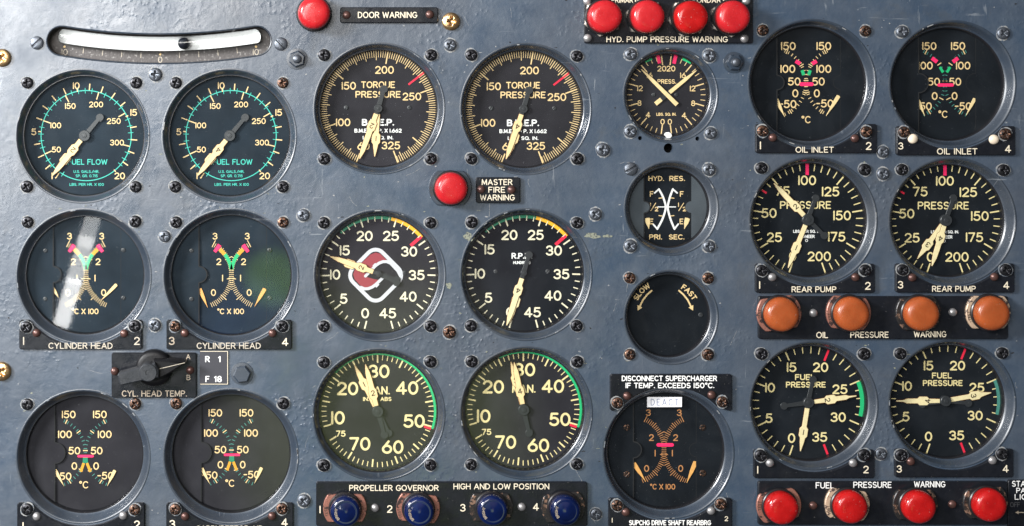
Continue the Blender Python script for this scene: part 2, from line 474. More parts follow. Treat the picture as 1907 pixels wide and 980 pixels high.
    def arc_text(s, t, cx, cy, r, a_mid, h, z, m, weight=0.16, gap=0.26, inward=False):
        tot = sum((0.42 if ch == ' ' else GLYPH[ch][0] + gap) for ch in t) * h
        pos = -tot / 2
        for ch in t:
            wd = (0.42 if ch == ' ' else GLYPH[ch][0] + gap) * h
            a = a_mid + (-1 if inward else 1) * math.degrees((pos + wd / 2) / r)
            if ch != ' ':
                s.text(ch, cx + r * math.sin(R_(a)), cy + r * math.cos(R_(a)), h, z, m, weight=weight, rot=(-a + 180 if inward else -a))
            pos += wd

    def build(s, name, parent=None, loc=None, smooth=True, angle=32, rot=0.0):
        me = bpy.data.meshes.new(name)
        me.from_pydata([(x * S, -z * S, y * S) for x, y, z in s.v], [], s.f)
        for m in s.mats: me.materials.append(M[m])
        me.polygons.foreach_set('material_index', s.m)
        bm = bmesh.new(); bm.from_mesh(me)
        bmesh.ops.recalc_face_normals(bm, faces=[f for f in bm.faces if not f.is_valid or True]) if False else None
        bm.to_mesh(me); bm.free()
        if smooth:
            me.polygons.foreach_set('use_smooth', [True] * len(me.polygons))
            me.set_sharp_from_angle(angle=R_(angle))
        me.update()
        o = bpy.data.objects.new(name, me); COL.objects.link(o)
        if parent: o.parent = parent
        if loc: o.location = (loc[0] * S, -loc[2] * S, loc[1] * S)
        if rot: o.rotation_euler = (0, R_(rot), 0)
        return o


def put(me, name, parent, x, y, z, rot=0.0, scale=1.0):
    """another object on an existing mesh"""
    o = bpy.data.objects.new(name, me); COL.objects.link(o)
    if parent: o.parent = parent
    o.location = (x * S, -z * S, y * S); o.rotation_euler = (0, R_(rot), 0); o.scale = (scale,) * 3
    return o


def tag(o, label, cat, group=None):
    o['label'] = label; o['category'] = cat
    if group: o['group'] = group
    return o


def thing(name, label, cat, px, py, z=0.0, group=None):
    o = bpy.data.objects.new(name, None); COL.objects.link(o)
    o.empty_display_size = 0.01
    o.location = wpt(px, py, z)
    return tag(o, label, cat, group)


# ------------------------------------------------------------------ engraved stroke alphabet (cap height 1)
def A(cx, cy, rx, ry, a0, a1, n=None):
    n = n or max(4, int(abs(a1 - a0) / 18))
    return [(cx + rx * math.cos(R_(a0 + (a1 - a0) * i / n)), cy + ry * math.sin(R_(a0 + (a1 - a0) * i / n))) for i in range(n + 1)]


GLYPH = {
    '0': (0.60, [A(.30, .5, .30, .5, 90, 450, 24)]),
    '1': (0.02, [[(0.01, 0), (0.01, 1)]]),
    'i': (0.26, [[(0, .78), (.2, 1), (.2, 0)]]),
    '2': (0.58, [A(.29, .71, .28, .29, 165, -25) + [(.0, .0), (.58, 0)]]),
    '3': (0.56, [A(.26, .745, .26, .255, 160, -90), A(.26, .265, .30, .265, 90, -155)]),
    '4': (0.66, [[(.46, 0), (.46, 1), (0, .27), (.66, .27)]]),
    '5': (0.58, [[(.52, 1), (.10, 1), (.05, .54)], [(.05, .54)] + A(.27, .32, .31, .32, 125, -150)]),
    '6': (0.60, [[(.42, 1), (.06, .48)], A(.30, .31, .30, .31, 90, 450, 20)]),
    '7': (0.56, [[(0, 1), (.56, 1), (.18, 0)]]),
    '8': (0.58, [A(.29, .755, .24, .245, 90, 450, 18), A(.29, .265, .29, .265, 90, 450, 20)]),
    '9': (0.60, [[(.18, 0), (.54, .52)], A(.30, .69, .30, .31, 90, 450, 20)]),
    'A': (0.70, [[(0, 0), (.35, 1), (.70, 0)], [(.12, .33), (.58, .33)]]),
    'B': (0.58, [[(0, .53), (.30, .53)], [(0, 0), (0, 1), (.30, 1)] + A(.30, .765, .235, .235, 90, -90), A(.31, .265, .27, .265, 90, -90) + [(0, 0)]]),
    'C': (0.64, [A(.36, .5, .36, .5, 45, 315)]),
    'D': (0.62, [[(0, 0), (0, 1), (.20, 1)] + A(.20, .5, .42, .5, 90, -90) + [(0, 0)]]),
    'E': (0.50, [[(.50, 1), (0, 1), (0, 0), (.50, 0)], [(0, .52), (.42, .52)]]),
    'F': (0.50, [[(.50, 1), (0, 1), (0, 0)], [(0, .52), (.42, .52)]]),
    'G': (0.66, [A(.36, .5, .36, .5, 45, 345) + [(.70, .45), (.42, .45)]]),
    'H': (0.60, [[(0, 0), (0, 1)], [(.60, 0), (.60, 1)], [(0, .52), (.60, .52)]]),
    'I': (0.02, [[(0.01, 0), (0.01, 1)]]),
    'J': (0.44, [[(.44, 1), (.44, .24)] + A(.22, .24, .22, .24, 0, -180)]),
    'K': (0.58, [[(0, 0), (0, 1)], [(.56, 1), (0, .42)], [(.20, .62), (.58, 0)]]),
    'L': (0.46, [[(0, 1), (0, 0), (.46, 0)]]),
    'M': (0.74, [[(0, 0), (.04, 1), (.37, .12), (.70, 1), (.74, 0)]]),
    'N': (0.62, [[(0, 0), (0, 1), (.62, 0), (.62, 1)]]),
    'O': (0.74, [A(.37, .5, .37, .5, 90, 450, 26)]),
    'P': (0.56, [[(0, 0), (0, 1), (.30, 1)] + A(.30, .735, .26, .265, 90, -90) + [(0, .47)]]),
    'Q': (0.74, [A(.37, .5, .37, .5, 90, 450, 26), [(.46, .24), (.74, -.04)]]),
    'R': (0.58, [[(0, 0), (0, 1), (.30, 1)] + A(.30, .745, .25, .255, 90, -90) + [(0, .49)], [(.28, .49), (.58, 0)]]),
    'S': (0.54, [A(.27, .745, .25, .255, 35, 270) + A(.27, .25, .27, .25, 90, -145)]),
    'T': (0.58, [[(0, 1), (.58, 1)], [(.29, 1), (.29, 0)]]),
    'U': (0.60, [[(0, 1), (0, .3)] + A(.30, .3, .30, .3, 180, 360) + [(.60, 1)]]),
    'V': (0.66, [[(0, 1), (.33, 0), (.66, 1)]]),
    'W': (0.92, [[(0, 1), (.22, 0), (.46, .90), (.70, 0), (.92, 1)]]),
    'X': (0.60, [[(0, 0), (.60, 1)], [(0, 1), (.60, 0)]]),
    'Y': (0.62, [[(0, 1), (.31, .48), (.62, 1)], [(.31, .48), (.31, 0)]]),
    'Z': (0.58, [[(0, 1), (.58, 1), (0, 0), (.58, 0)]]),
    '.': (0.06, [[(.02, .03), (.05, .03)]]),
    ',': (0.06, [[(.04, .05), (.0, -.1)]]),
    '/': (0.42, [[(0, -.05), (.42, 1.05)]]),
    '-': (0.34, [[(0, .5), (.34, .5)]]),
    '=': (0.40, [[(0, .38), (.40, .38)], [(0, .64), (.40, .64)]]),
    "°": (0.24, [A(.13, .90, .13, .14, 90, 450, 12)]),
}

# ------------------------------------------------------------------ fasteners (one mesh per kind, shared)
def screw_mesh(name, r, h, m, recess='cross', rim=None, arm=0.62, seed=0):
    b = MB(); nr, na = 18, 64
    rnd = random.Random(seed)
    vs, fs = [(0, 0, 0)], []

    def height(x, y):
        rr = math.hypot(x, y) / r
        z = h * (0.45 + 0.55 * math.sqrt(max(0, 1 - (rr * 0.97) ** 2)))
        sm = lambda e, v: max(0.0, min(1.0, 0.5 + (e - v) / (0.09 * r)))
        if recess == 'cross':
            w1 = r * (0.19 - 0.10 * rr)
            d = max(sm(w1, abs(x)) * sm(arm * r, abs(y)), sm(w1, abs(y)) * sm(arm * r, abs(x)))
            z -= d * h * 0.75 * (1.1 - rr)
        elif recess == 'slot':
            z -= sm(r * 0.13, abs(x)) * h * 0.5
        return z
    vs[0] = (0, 0, height(0, 0))
    for j in range(1, nr + 1):
        q = r * j / nr
        for i in range(na):
            a = 2 * math.pi * i / na
            x, y = q * math.cos(a), q * math.sin(a)
            vs.append((x, y, height(x, y)))
    for i in range(na): fs.append([0, 1 + i, 1 + (i + 1) % na])
    for j in range(nr - 1):
        for i in range(na):
            k = (i + 1) % na
            fs.append([1 + j * na + i, 1 + (j + 1) * na + i, 1 + (j + 1) * na + k, 1 + j * na + k])
    o = len(vs)
    for i in range(na):
        a = 2 * math.pi * i / na
        vs.append((r * 1.04 * math.cos(a), r * 1.04 * math.sin(a), 0))
    for i in range(na):
        k = (i + 1) % na
        fs.append([1 + (nr - 1) * na + i, o + i, o + k, 1 + (nr - 1) * na + k])
    b.add(vs, fs, m)
    if rim:      # ring of damaged paint left by the screwdriver
        n = 40; vs, fs = [], []
        ph = rnd.random() * 6
        for i in range(n):
            a = 2 * math.pi * i / n
            ro = r * (1.16 + 0.10 * math.sin(a * 2 + ph) + 0.09 * rnd.random())
            vs += [(r * 0.9 * math.cos(a), r * 0.9 * math.sin(a), 0.25), (ro * math.cos(a), ro * math.sin(a), 0.22)]
        for i in range(n):
            k = (i + 1) % n
            fs.append([2 * i, 2 * i + 1, 2 * k + 1, 2 * k])
        b.add(vs, fs, rim)
    ob = b.build(name, angle=60)
    me = ob.data
    bpy.data.objects.remove(ob)
    return me


SCREW = {
    'k': [screw_mesh("black_screw", 10.6, 6, 'screw_black', rim='chip', seed=i) for i in range(4)],
    'r': [screw_mesh("brown_screw", 10.4, 6, 'screw_rust', rim='chip', seed=9 + i) for i in range(2)],
    's': [screw_mesh("steel_screw", 11.0, 6, 'screw_steel', rim='chip', seed=5)],
    'b': [screw_mesh("brass_screw", 15.5, 8, 'brass', arm=0.5)],
    'l': [screw_mesh("slotted_screw", 12.0, 6, 'screw_steel', 'slot')],
    'm': [screw_mesh("small_dial_screw", 4.2, 1.6, 'tail', 'slot')],
    'p': [screw_mesh("plate_screw", 6.0, 1.6, 'screw_rust', 'slot')],
}


def screw(kind, parent, dx, dy, z=0.0, scale=1.0, name='mounting_screw'):
    return put(random.choice(SCREW[kind]), name, parent, dx, dy, z, random.uniform(0, 90), scale * random.uniform(0.96, 1.04))


def rivet_mesh(name, r, h, m):
    b = MB()
    b.lathe([(r * 1.02, 0)] + [(r * math.cos(t), 0.8 + h * math.sin(t)) for t in [R_(x) for x in (0, 15, 30, 45, 60, 75, 86)]], m, 28, cap_end=True)
    ob = b.build(name, angle=70); me = ob.data; bpy.data.objects.remove(ob)
    return me


RIVET = {'n': rivet_mesh("brown_rivet", 7.6, 5, 'rivet_brown'), 'g': rivet_mesh("grey_rivet", 7.6, 5, 'rivet_steel'), 'c': rivet_mesh("cream_rivet", 9, 6, 'rivet_cream')}

# ------------------------------------------------------------------ gauges: common body
HOLES = []            # outlines cut through the panel, in photo-plane units
ZD, ZM = -24.0, -23.7  # dial face, painted marks
KD = (D + 30) / D


SINK = 6.0            # the whole works sits this much deeper behind the bezel
GAUGES = []


class Gauge:
    def __init__(s, name, label, hub, R, outer, group=None, dial='dial', screws=(), skind='k', bez='paint_bezel'):
        px, py = on_panel(hub[0], hub[1], ZD - SINK)
        GAUGES.append(s)
        s.px, s.py, s.R, s.outer = px, py, R, outer
        s.o = thing(name, label, 'gauge', px, py, 0, group)
        HOLES.append([(px + (outer - 1) * math.cos(2 * math.pi * i / 72), py + (outer - 1) * math.sin(2 * math.pi * i / 72)) for i in range(72)])
        b = MB()
        t = outer
        b.lathe([(t + 2.5, 0.12), (t + 0.8, 0.5), (t - 0.6, 0.4), (t - 2.0, -0.8), (t - 3.4, -3.4), (R + 4.8, -14.5), (R + 3.2, -17.0), (R + 1.4, -18.2)], bez, 128)
        rnd = random.Random(int(px * 7 + py))
        for q in range(rnd.randint(2, 6)):      # knocked edges showing primer
            a = rnd.uniform(0, 360); w = rnd.uniform(1, 7)
            b.band(t - 0.7 - rnd.uniform(0, 0.8), t + rnd.uniform(0.0, 0.7), a, a + w, 0.62, 'chip')
        b.build('bezel', s.o, angle=50)
        b = MB()
        b.lathe([(R + 2.0, -12.0), (R + 0.6, -12.0), (R - 0.2, -13.0), (R - 0.6, -16.0), (R - 0.9, -17), (R - 0.9, -26)], 'ring', 128)
        b.build('retaining_ring', s.o, angle=50)
        b = MB(); b.disc(R + 0.4, ZD, dial, 96)
        s.dial = b.build('dial', s.o)
        b = MB(); b.disc(R - 0.1, -14.5, 'glass', 96)
        b.build('glass', s.o)
        for q in screws:
            k = q[2] if len(q) > 2 else skind
            screw(k, s.o, q[0] - px, py - q[1], 0.3)

    def marks(s, name, fn, parent=None):
        b = MB(); fn(b)
        for i, (x, y, z) in enumerate(b.v): b.v[i] = (x * KD, y * KD, z)
        return b.build(name, parent or s.dial, smooth=False)

    def needle(s, ang, L, prof, num, r_num, m='needle', z=-20.0, tail=None, name='needle', ink='ink'):
        b = MB()
        pts = [(-w, r) for r, w in prof] + [(w, r) for r, w in reversed(prof)]
        c, sn = math.cos(R_(-ang)), math.sin(R_(-ang))
        rt = lambda x, y: (x * c - y * sn, x * sn + y * c)
        b.prism([rt(*p) for p in pts], z, z + 1.0, m, 0.3)
        rim = [(-w - 0.75, r) for r, w in prof] + [(w + 0.75, r) for r, w in reversed(prof)]
        b.prism([rt(*p) for p in rim], z - 0.1, z + 0.45, 'needle_edge')
        o = b.build(name, s.o)
        if num:
            t = MB(); x, y = rt(0, r_num)
            t.text(num, x, y, 10.5, z + 1.06, ink, weight=0.16, rot=-ang)
            t.build('lettering', o, smooth=False)
        if tail:
            ta, tl = tail
            b = MB(); c2, s2 = math.cos(R_(-ta)), math.sin(R_(-ta))
            rt2 = lambda x, y: (x * c2 - y * s2, x * s2 + y * c2)
            out = [(-4.5, 4), (-3.5, tl - 6)] + [(7.2 * math.cos(R_(a)), tl + 7.2 * math.sin(R_(a))) for a in range(205, -26, -23)] + [(3.5, tl - 6), (4.5, 4)]
            b.prism([rt2(*p) for p in out], z - 0.25, z + 0.75, 'tail', 0.3)
            # neck joining hub and blade
            b.prism([rt(*p) for p in [(-4, 2), (-4, prof[0][0] + 1), (4, prof[0][0] + 1), (4, 2)]], z - 0.3, z + 0.8, 'tail', 0.3)
            b.build('needle_tail', o)
        return o

    def hub(s, r=8, m='tail', z0=-24, z1=-17):
        b = MB()
        b.lathe([(r, z0), (r, z1 - 0.8), (r - 0.8, z1), (r * 0.45, z1), (r * 0.4, z1 + 0.8), (1, z1 + 1.0)], m, 32, cap_end=True)
        b.build('hub', s.o)


def prof_a(L):   # number low on the blade
    return [(11, 4.2), (24, 4.2), (28, 7.6), (41, 7.6), (45, 5.0), (L - 30, 4.8), (L - 16, 4.0), (L, 0.5)]


def prof_b(L):   # number high on the blade
    return [(11, 4.2), (46, 4.2), (50, 7.8), (64, 7.8), (68, 4.6), (L - 18, 4.0), (L, 0.5)]


def prof_f(L):
    return [(11, 3.6), (31, 4.2), (35, 8.0), (49, 8.0), (53, 4.4), (L - 20, 4.4), (L - 14, 1.7), (L, 0.8)]


def numerals(b, lst, h, m, weight=0.15):
    for t, x, y in lst: b.text(t, x, y, h, ZM, m, weight=weight)


# ---- fuel flow
def fuel_flow(label, hub, R, outer, nums, screws):
    g = Gauge('fuel_flow_gauge', label, hub, R, outer, 'fuel flow gauges', 'dial_blue', screws)

    def marks(b):
        ang = lambda v: -10 + (v - 10) * 15.0
        gal = lambda v: 333 + (v - 150) / 50 * 43.6
        b.stroke([(2.5 + 84 * math.sin(R_(a)), 84 * math.cos(R_(a))) for a in range(0, 360, 5)], 1.6, ZM, 'teal', closed=True)
        for v in range(10, 331, 10):
            if (v % 50): b.tick_mark(gal(v), 78.5, 88.5, 1.1, ZM + 0.2, 'teal', 2, 0)
        for v in range(1, 21):
            if v % 5: b.tick_mark(ang(v), 85, 97, 2.0, ZM + 0.3, 'cream', 1, 0)
            else: b.tick_mark(ang(v), 83, 88, 2.0, ZM + 0.3, 'cream', 1, 0)
        for v in range(50, 301, 50): b.tick_mark(gal(v), 70, 84, 1.9, ZM + 0.3, 'cream', 2, 0)
    g.marks('scale_marking', marks)

    def nm(b):
        numerals(b, [('5', -95, 7), ('10', -16, 93), ('15', 91, 43), ('20', 65, -75), ('1', -61, -75)], 12.5, 'cream')
        numerals(b, [('50', -53, -26), ('100', -54, 19), ('150', -27, 55), ('200', 21, 58), ('250', 54, 27), ('300', 60, -13)], 10.8, 'cream')
    g.marks('numeral_marking', nm)

    def tx(b):
        b.text('FUEL FLOW', 5, -49, 10.5, ZM, 'teal', 74, 0.15)
        b.text('U.S. GALS./HR.', 3, -67, 5.2, ZM, 'teal', 48, 0.17)
        b.text('SP. GR. 0.715', 3.5, -75, 5.2, ZM, 'teal', 41, 0.17)
        b.text('LBS. PER HR. X 100', 3.5, -91, 5.2, ZM, 'teal', 64, 0.17)
    g.marks('lettering', tx)
    a = 218.8
    g.needle(a + 0.6, 93, prof_b(93), nums[1], 57, 'needle', -21.4, (40.6, 43))
    g.needle(a, 97, prof_a(97), nums[0], 34.5, 'needle', -19.6, (40.2, 45))
    g.hub(10.5, 'tail')
    return g


# ---- torque
def torque(label, hub, R, outer, needles, screws):
    g = Gauge('torque_gauge', label, hub, R, outer, 'torque pressure gauges', 'dial_grey', screws)
    ang = lambda v: 10 + (v - 200) * 1.2

    def marks(b):
        for v in range(60, 326, 2):
            if v % 50 == 0 or v in (60, 325): b.tick_mark(ang(v), 84 if v != 60 else 90, 107, 2.2, ZM, 'cream')
            elif v % 10 == 0: b.tick_mark(ang(v), 90, 107, 1.5, ZM, 'cream')
            else: b.tick_mark(ang(v), 95, 107, 1.12, ZM, 'cream')
        b.tick_mark(160, 84, 107, 2.2, ZM, 'cream')
    g.marks('scale_marking', marks)
    g.marks('range_marking', lambda b: b.tick_mark(52, 72, 108, 3.4, ZM + 0.3, 'red'))
    g.marks('numeral_marking', lambda b: numerals(b, [('200', 12, 71.6), ('150', -54.5, 42), ('250', 63, 22), ('100', -65, -26), ('325', 24, -69), ('60', -27, -70)], 14.5, 'cream'))

    def tx(b):
        b.text('TORQUE', 0, 44, 12.5, ZM, 'cream', 63, 0.16)
        b.text('PRESSURE', 0, 26, 12.5, ZM, 'cream', 84, 0.16)
        b.text('B.M.E.P.', 0, -26, 12.5, ZM, 'white', 60, 0.2)
        b.text('B.M.E.P. = P. X 1.662', 0, -41.5, 7.4, ZM, 'white', 88, 0.2)
        b.text('LBS. SQ. IN.', 0, -54.5, 6.8, ZM, 'white', 57, 0.2)
    g.marks('lettering', tx)
    for sx in (-60, 59): screw('m', g.dial, sx, 1.5, ZD, name='dial_screw')
    z = -21.8
    for a, L, pf, num, rn, tail in needles:
        g.needle(a, L, pf(L), num, rn, 'needle', z, tail); z += 1.7
    g.hub(8)
    return g


# ---- engine speed
def rpm(label, hub, R, outer, needles, screws, logo):
    g = Gauge('tachometer', label, hub, R, outer, 'engine speed gauges', 'dial_grey' if logo else 'dial', screws)
    ang = lambda v: 18.2 + (v - 25) * 7.36

    def marks(b):
        for v in range(0, 46):
            if v % 5 == 0: b.tick_mark(ang(v), 91, 106, 2.7, ZM, 'cream_white')
            else: b.tick_mark(ang(v), 97, 106, 1.9, ZM, 'cream_white')
    g.marks('scale_marking', marks)

    def rng(b):
        b.band(101.5, 107.5, -43, 13, ZM + 0.25, 'green_dark'); b.band(101.5, 107.5, 13, 50, ZM + 0.25, 'yellow')
        b.tick_mark(49, 79, 105, 6, ZM + 0.45, 'red')
        for v in range(17, 30): b.tick_mark(ang(v), 99, 106, 1.3, ZM + 0.6, 'cream_white')
    g.marks('range_marking', rng)
    g.marks('numeral_marking', lambda b: numerals(b, [('20', -26, 70), ('25', 23, 70), ('30', 57, 41), ('35', 71, -3), ('40', 55, -43), ('45', 17, -74), ('0', -25, -74), ('5', -65, -47), ('10', -81, -2), ('15', -63, 43)], 19, 'cream_white', 0.16))
    if logo:
        def lg(b):
            k = 170 / 1111.0
            T = lambda x, y: ((x - 519) * k - 5.5, (541 - y) * k - 3.0)

            def rdiamond(hw, rr, cx=519, cy=541):
                pts = []
                for q, (ux, uy) in enumerate(((0, -1), (1, 0), (0, 1), (-1, 0))):
                    # corner of a square turned by 45 degrees, rounded by rr
                    ccx, ccy = cx + ux * (hw - rr * 1.414), cy + uy * (hw - rr * 1.414)
                    a0 = math.degrees(math.atan2(uy, ux))
                    for i in range(9):
                        a = R_(a0 - 45 + 90 * i / 8)
                        pts.append((ccx + rr * math.cos(a), ccy + rr * math.sin(a)))
                return pts
            outer_ = rdiamond(360, 120)
            b.stroke([T(*p) for p in outer_], 46 * k, ZM + 0.5, 'logo_white', closed=True)
            red_ = [(520, 265), (575, 280), (655, 358), (600, 362), (545, 390), (520, 400), (430, 490), (385, 545), (400, 560), (420, 555), (500, 480), (560, 595), (520, 635), (470, 680), (410, 698), (350, 675), (265, 590), (245, 530), (265, 470), (455, 285)]
            b.flat([T(*p) for p in [(520, 265), (575, 280), (655, 358), (600, 362), (545, 392), (455, 470), (400, 560), (500, 590), (560, 600), (500, 660), (450, 690), (390, 698), (330, 665), (262, 590), (245, 530), (268, 468), (455, 290)]], ZM + 0.15, 'logo_red')
            w = 36 * k
            b.stroke([T(*p) for p in [(395, 552), (520, 425), (560, 395), (610, 376), (655, 376), (700, 395), (790, 490), (815, 540)]], w, ZM + 0.7, 'logo_white')
            b.stroke([T(*p) for p in [(640, 540), (520, 655), (480, 685), (430, 705), (385, 708), (340, 690)]], w, ZM + 0.8, 'logo_white')
            b.stroke([T(*p) for p in [(495, 440), (530, 408)]], w * 1.25, ZM + 0.95, 'logo_white', cap=False)
            b.stroke([T(*p) for p in [(550, 640), (512, 678)]], w * 1.25, ZM + 0.95, 'logo_white', cap=False)
        g.marks('logo', lg)
        screw('m', g.dial, 49, 1, ZD, name='dial_screw')
    else:
        def tx(b):
            b.text('R.P.M.', -3, 31, 11, ZM, 'white', 38, 0.2)
            b.text('HUNDREDS', -3, 18.5, 5.6, ZM, 'white', 32, 0.2)
        g.marks('lettering', tx)
        for sx in (-52, 46): screw('m', g.dial, sx, 2, ZD, name='dial_screw')
    z = -21.8
    for a, L, pf, num, rn, tail in needles:
        g.needle(a, L, pf(L), num, rn, 'needle_pale' if not logo else 'needle', z, tail); z += 1.7
    g.hub(6)
    return g


# ---- manifold pressure
def manifold(label, hub, R, outer, needles, screws, full):
    g = Gauge('manifold_pressure_gauge', label, hub, R, outer, 'manifold pressure gauges', 'dial_grey', screws)
    ang = lambda v: (v - 30) * 5.3

    def marks(b):
        for v in range(10, 76):
            if v % 5 == 0: b.tick_mark(ang(v), 90, 104.5, 2.8, ZM, 'cream_yellow')
            else: b.tick_mark(ang(v), 95, 104.5, 1.6, ZM, 'cream_yellow')
    g.marks('scale_marking', marks)

    def rng(b):
        b.band(104.8, 110, -48 if full else -25, 108, ZM + 0.25, 'green')
        b.tick_mark(108.3, 91, 104.5, 4.2, ZM + 0.4, 'red')
    g.marks('range_marking', rng)

    def nm(b):
        numerals(b, [('30', 2.5, 74), ('40', 55, 43), ('50', 68, -18.6), ('60', 28, -67), ('70', -33, -61), ('10', -74, -12.5), ('20', -56, 42)], 25, 'cream_yellow', 0.165)
        numerals(b, [('75', -68.6, -42)], 11.5, 'cream_yellow', 0.18)
    g.marks('numeral_marking', nm)

    def tx(b):
        b.text('MAN.', 1, 38.5, 15.5, ZM, 'cream_yellow', 44, 0.17)
        if full: b.text('IN.HG. ABS', -0.7, 22.5, 7.6, ZM, 'cream_yellow', 53, 0.19)
    g.marks('lettering', tx)
    z = -21.8
    for a, L, pf, num, rn, tail in needles:
        g.needle(a, L, pf(L), num, rn, 'needle', z, tail); z += 1.7
    g.hub(10.5)
    return g


# ---- twin-arc temperature gauges
def arc_side(b, sgn, pr, t_list, yc=0):
    """ticks of one of the two facing arcs. t_list: (angle up from centre, r0, r1, width, material)"""
    px = -sgn * pr if False else sgn * pr
    for a, r0, r1, w, m in t_list:
        c, s_ = math.cos(R_(a)), math.sin(R_(a))
        b.stroke([(px - sgn * r0 * c, yc + r0 * s_), (px - sgn * r1 * c, yc + r1 * s_)], w, ZM + 0.0, m, cap=False)


def arc_band_side(b, sgn, pr, a0, a1, r0, r1, m, z, yc=0):
    px = sgn * pr; n = 8; vs, fs = [], []
    for i in range(n + 1):
        a = R_(a0 + (a1 - a0) * i / n)
        for r in (r0, r1): vs.append((px - sgn * r * math.cos(a), yc + r * math.sin(a), z))
    for i in range(n): fs.append([2 * i, 2 * i + 1, 2 * i + 3, 2 * i + 2])
    b.add(vs, fs, m)


ZC = -20.4             # face of the side covers


def twin_body(g, xl, xr, rnl, rnr, yc, m, side):
    """two thin side covers, each with a half-round tab over its needle's pivot, above the dial"""
    R = g.R - 0.2
    for sg, x, rn in ((-1, xl, rnl), (1, xr, rnr)):
        a = math.degrees(math.acos(x / R))
        pts = A(0, 0, R, R, a, -a, 20)                      # outer edge, top to bottom
        inner = [(x, yc - rn)] + A(x, yc, rn, rn, 270, 90, 14) + [(x, yc + rn)] if rn else []
        pts = [(sg * px * KD * .998, py * KD * .998) for px, py in pts + inner]
        b = MB(); b.prism(pts, ZC - 1.2, ZC, side)
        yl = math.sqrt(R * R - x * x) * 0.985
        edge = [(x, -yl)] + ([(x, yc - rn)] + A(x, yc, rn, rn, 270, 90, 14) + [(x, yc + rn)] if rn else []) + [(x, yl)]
        b.stroke([(sg * (px - 0.6) * KD, py * KD) for px, py in edge], 2.3 if sg < 0 else 0.8, ZC + 0.05, 'hole_and_shade', cap=False)  # black line paints the cover's edge shadow, wider on the left
        b.build('side_cover', g.o, smooth=False)
    return g.dial


def leaf(g, p0, p1, w, m, z=-22.7):
    b = MB()
    d = Vector(p1) - Vector(p0); L = d.length; u = d.normalized(); n = Vector((-u.y, u.x))
    out = [(0.0, -.5), (-0.03, 0), (0.0, .5), (.18, .5), (.45, .42), (.8, .14), (1, .03), (1, -.03), (.8, -.14), (.45, -.42), (.18, -.5)]
    b.prism([tuple((Vector(p0) + u * L * t + n * w * s_) * KD) for t, s_ in out], z, z + 0.7, m, 0.2)
    b.build('needle', g.o)


def cyl_head(label, hub, R, outer, screws, ptr, rmat, plate_screws, tick_m='cream'):
    g = Gauge('cylinder_temperature_gauge', label, hub, R, outer, 'cylinder head temperature gauges', 'dial_blue', screws)
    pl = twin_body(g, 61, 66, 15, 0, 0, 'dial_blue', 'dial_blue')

    def mk(b):
        for sg in (-1, 1):
            ts = []
            for i in range(-7, 31):
                a = -42 + i * 3.5
                r1, r0 = (71, 57) if i in (10, 20, 30, 0) else ((68, 57.5) if i % 5 == 0 else (66.5, 58))
                ts.append((a, r0, r1, 1.4 if i % 10 == 0 else 0.95, tick_m))
            arc_side(b, sg, 62, ts)
    g.marks('scale_marking', mk, pl)

    def rg(b):
        for sg in (-1, 1):
            arc_band_side(b, sg, 62, 8, 37, 59, 65.5, 'green', ZM + .3)
            arc_band_side(b, sg, 62, 37, 49, 58, 65, 'amber', ZM + .3)
            arc_band_side(b, sg, 62, 50.5, 57, 52, 68, 'pink', ZM + .5)
    g.marks('range_marking', rg, pl)

    def nm(b):
        numerals(b, [('3', -30.5, 71), ('3', 29.5, 71), ('2', -23.5, 23.5), ('2', 22.5, 23.5), ('1', -16.5, -7), ('1', 17, -7), ('0', -33.5, -34), ('0', 33, -34)], 12.5, tick_m, 0.15)
    g.marks('numeral_marking', nm, pl)
    g.marks('lettering', lambda b: b.text('°C X 100', -1.5, -69, 10.5, ZM, tick_m, 50, 0.16), pl)
    for p0, p1, w in ptr: leaf(g, p0, p1, w, rmat)
    for x, y in plate_screws: screw('m', g.o, x, y, ZC, name='dial_screw')
    return g


def oil_temp(label, group, hub, R, outer, screws, sp, name='oil_temperature_gauge', dial='dial', skind='k'):
    g = Gauge(name, label, hub, R, outer, group, dial, screws, skind)
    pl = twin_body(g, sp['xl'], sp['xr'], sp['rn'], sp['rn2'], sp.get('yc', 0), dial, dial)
    tm, mm = sp['minor'], sp['major']

    def mk(b):
        for sg in (-1, 1):
            ts = []
            for i in range(-20, 21):
                a = i * 3.35
                big = i in sp['big']
                if i % 2 and not big: continue
                ts.append((a, 60 if big else 61, 68.5 if big else 67, 1.7 if big else 1.25, mm if big else tm))
            arc_side(b, sg, 64, ts, sp.get('yc', 0))
    g.marks('scale_marking', mk, pl)
    g.marks('range_marking', sp['range'], pl)
    g.marks('numeral_marking', lambda b: [b.text(t, x, y, h, ZM, mm, weight=0.15) for t, x, y, h in sp['num']], pl)
    g.marks('lettering', lambda b: b.text('°C', sp['c'][0], sp['c'][1], 13.5, ZM, mm, 17, 0.14), pl)
    for p0, p1, w in sp['ptr']: leaf(g, p0, p1, w, sp['ptrm'])
    return g


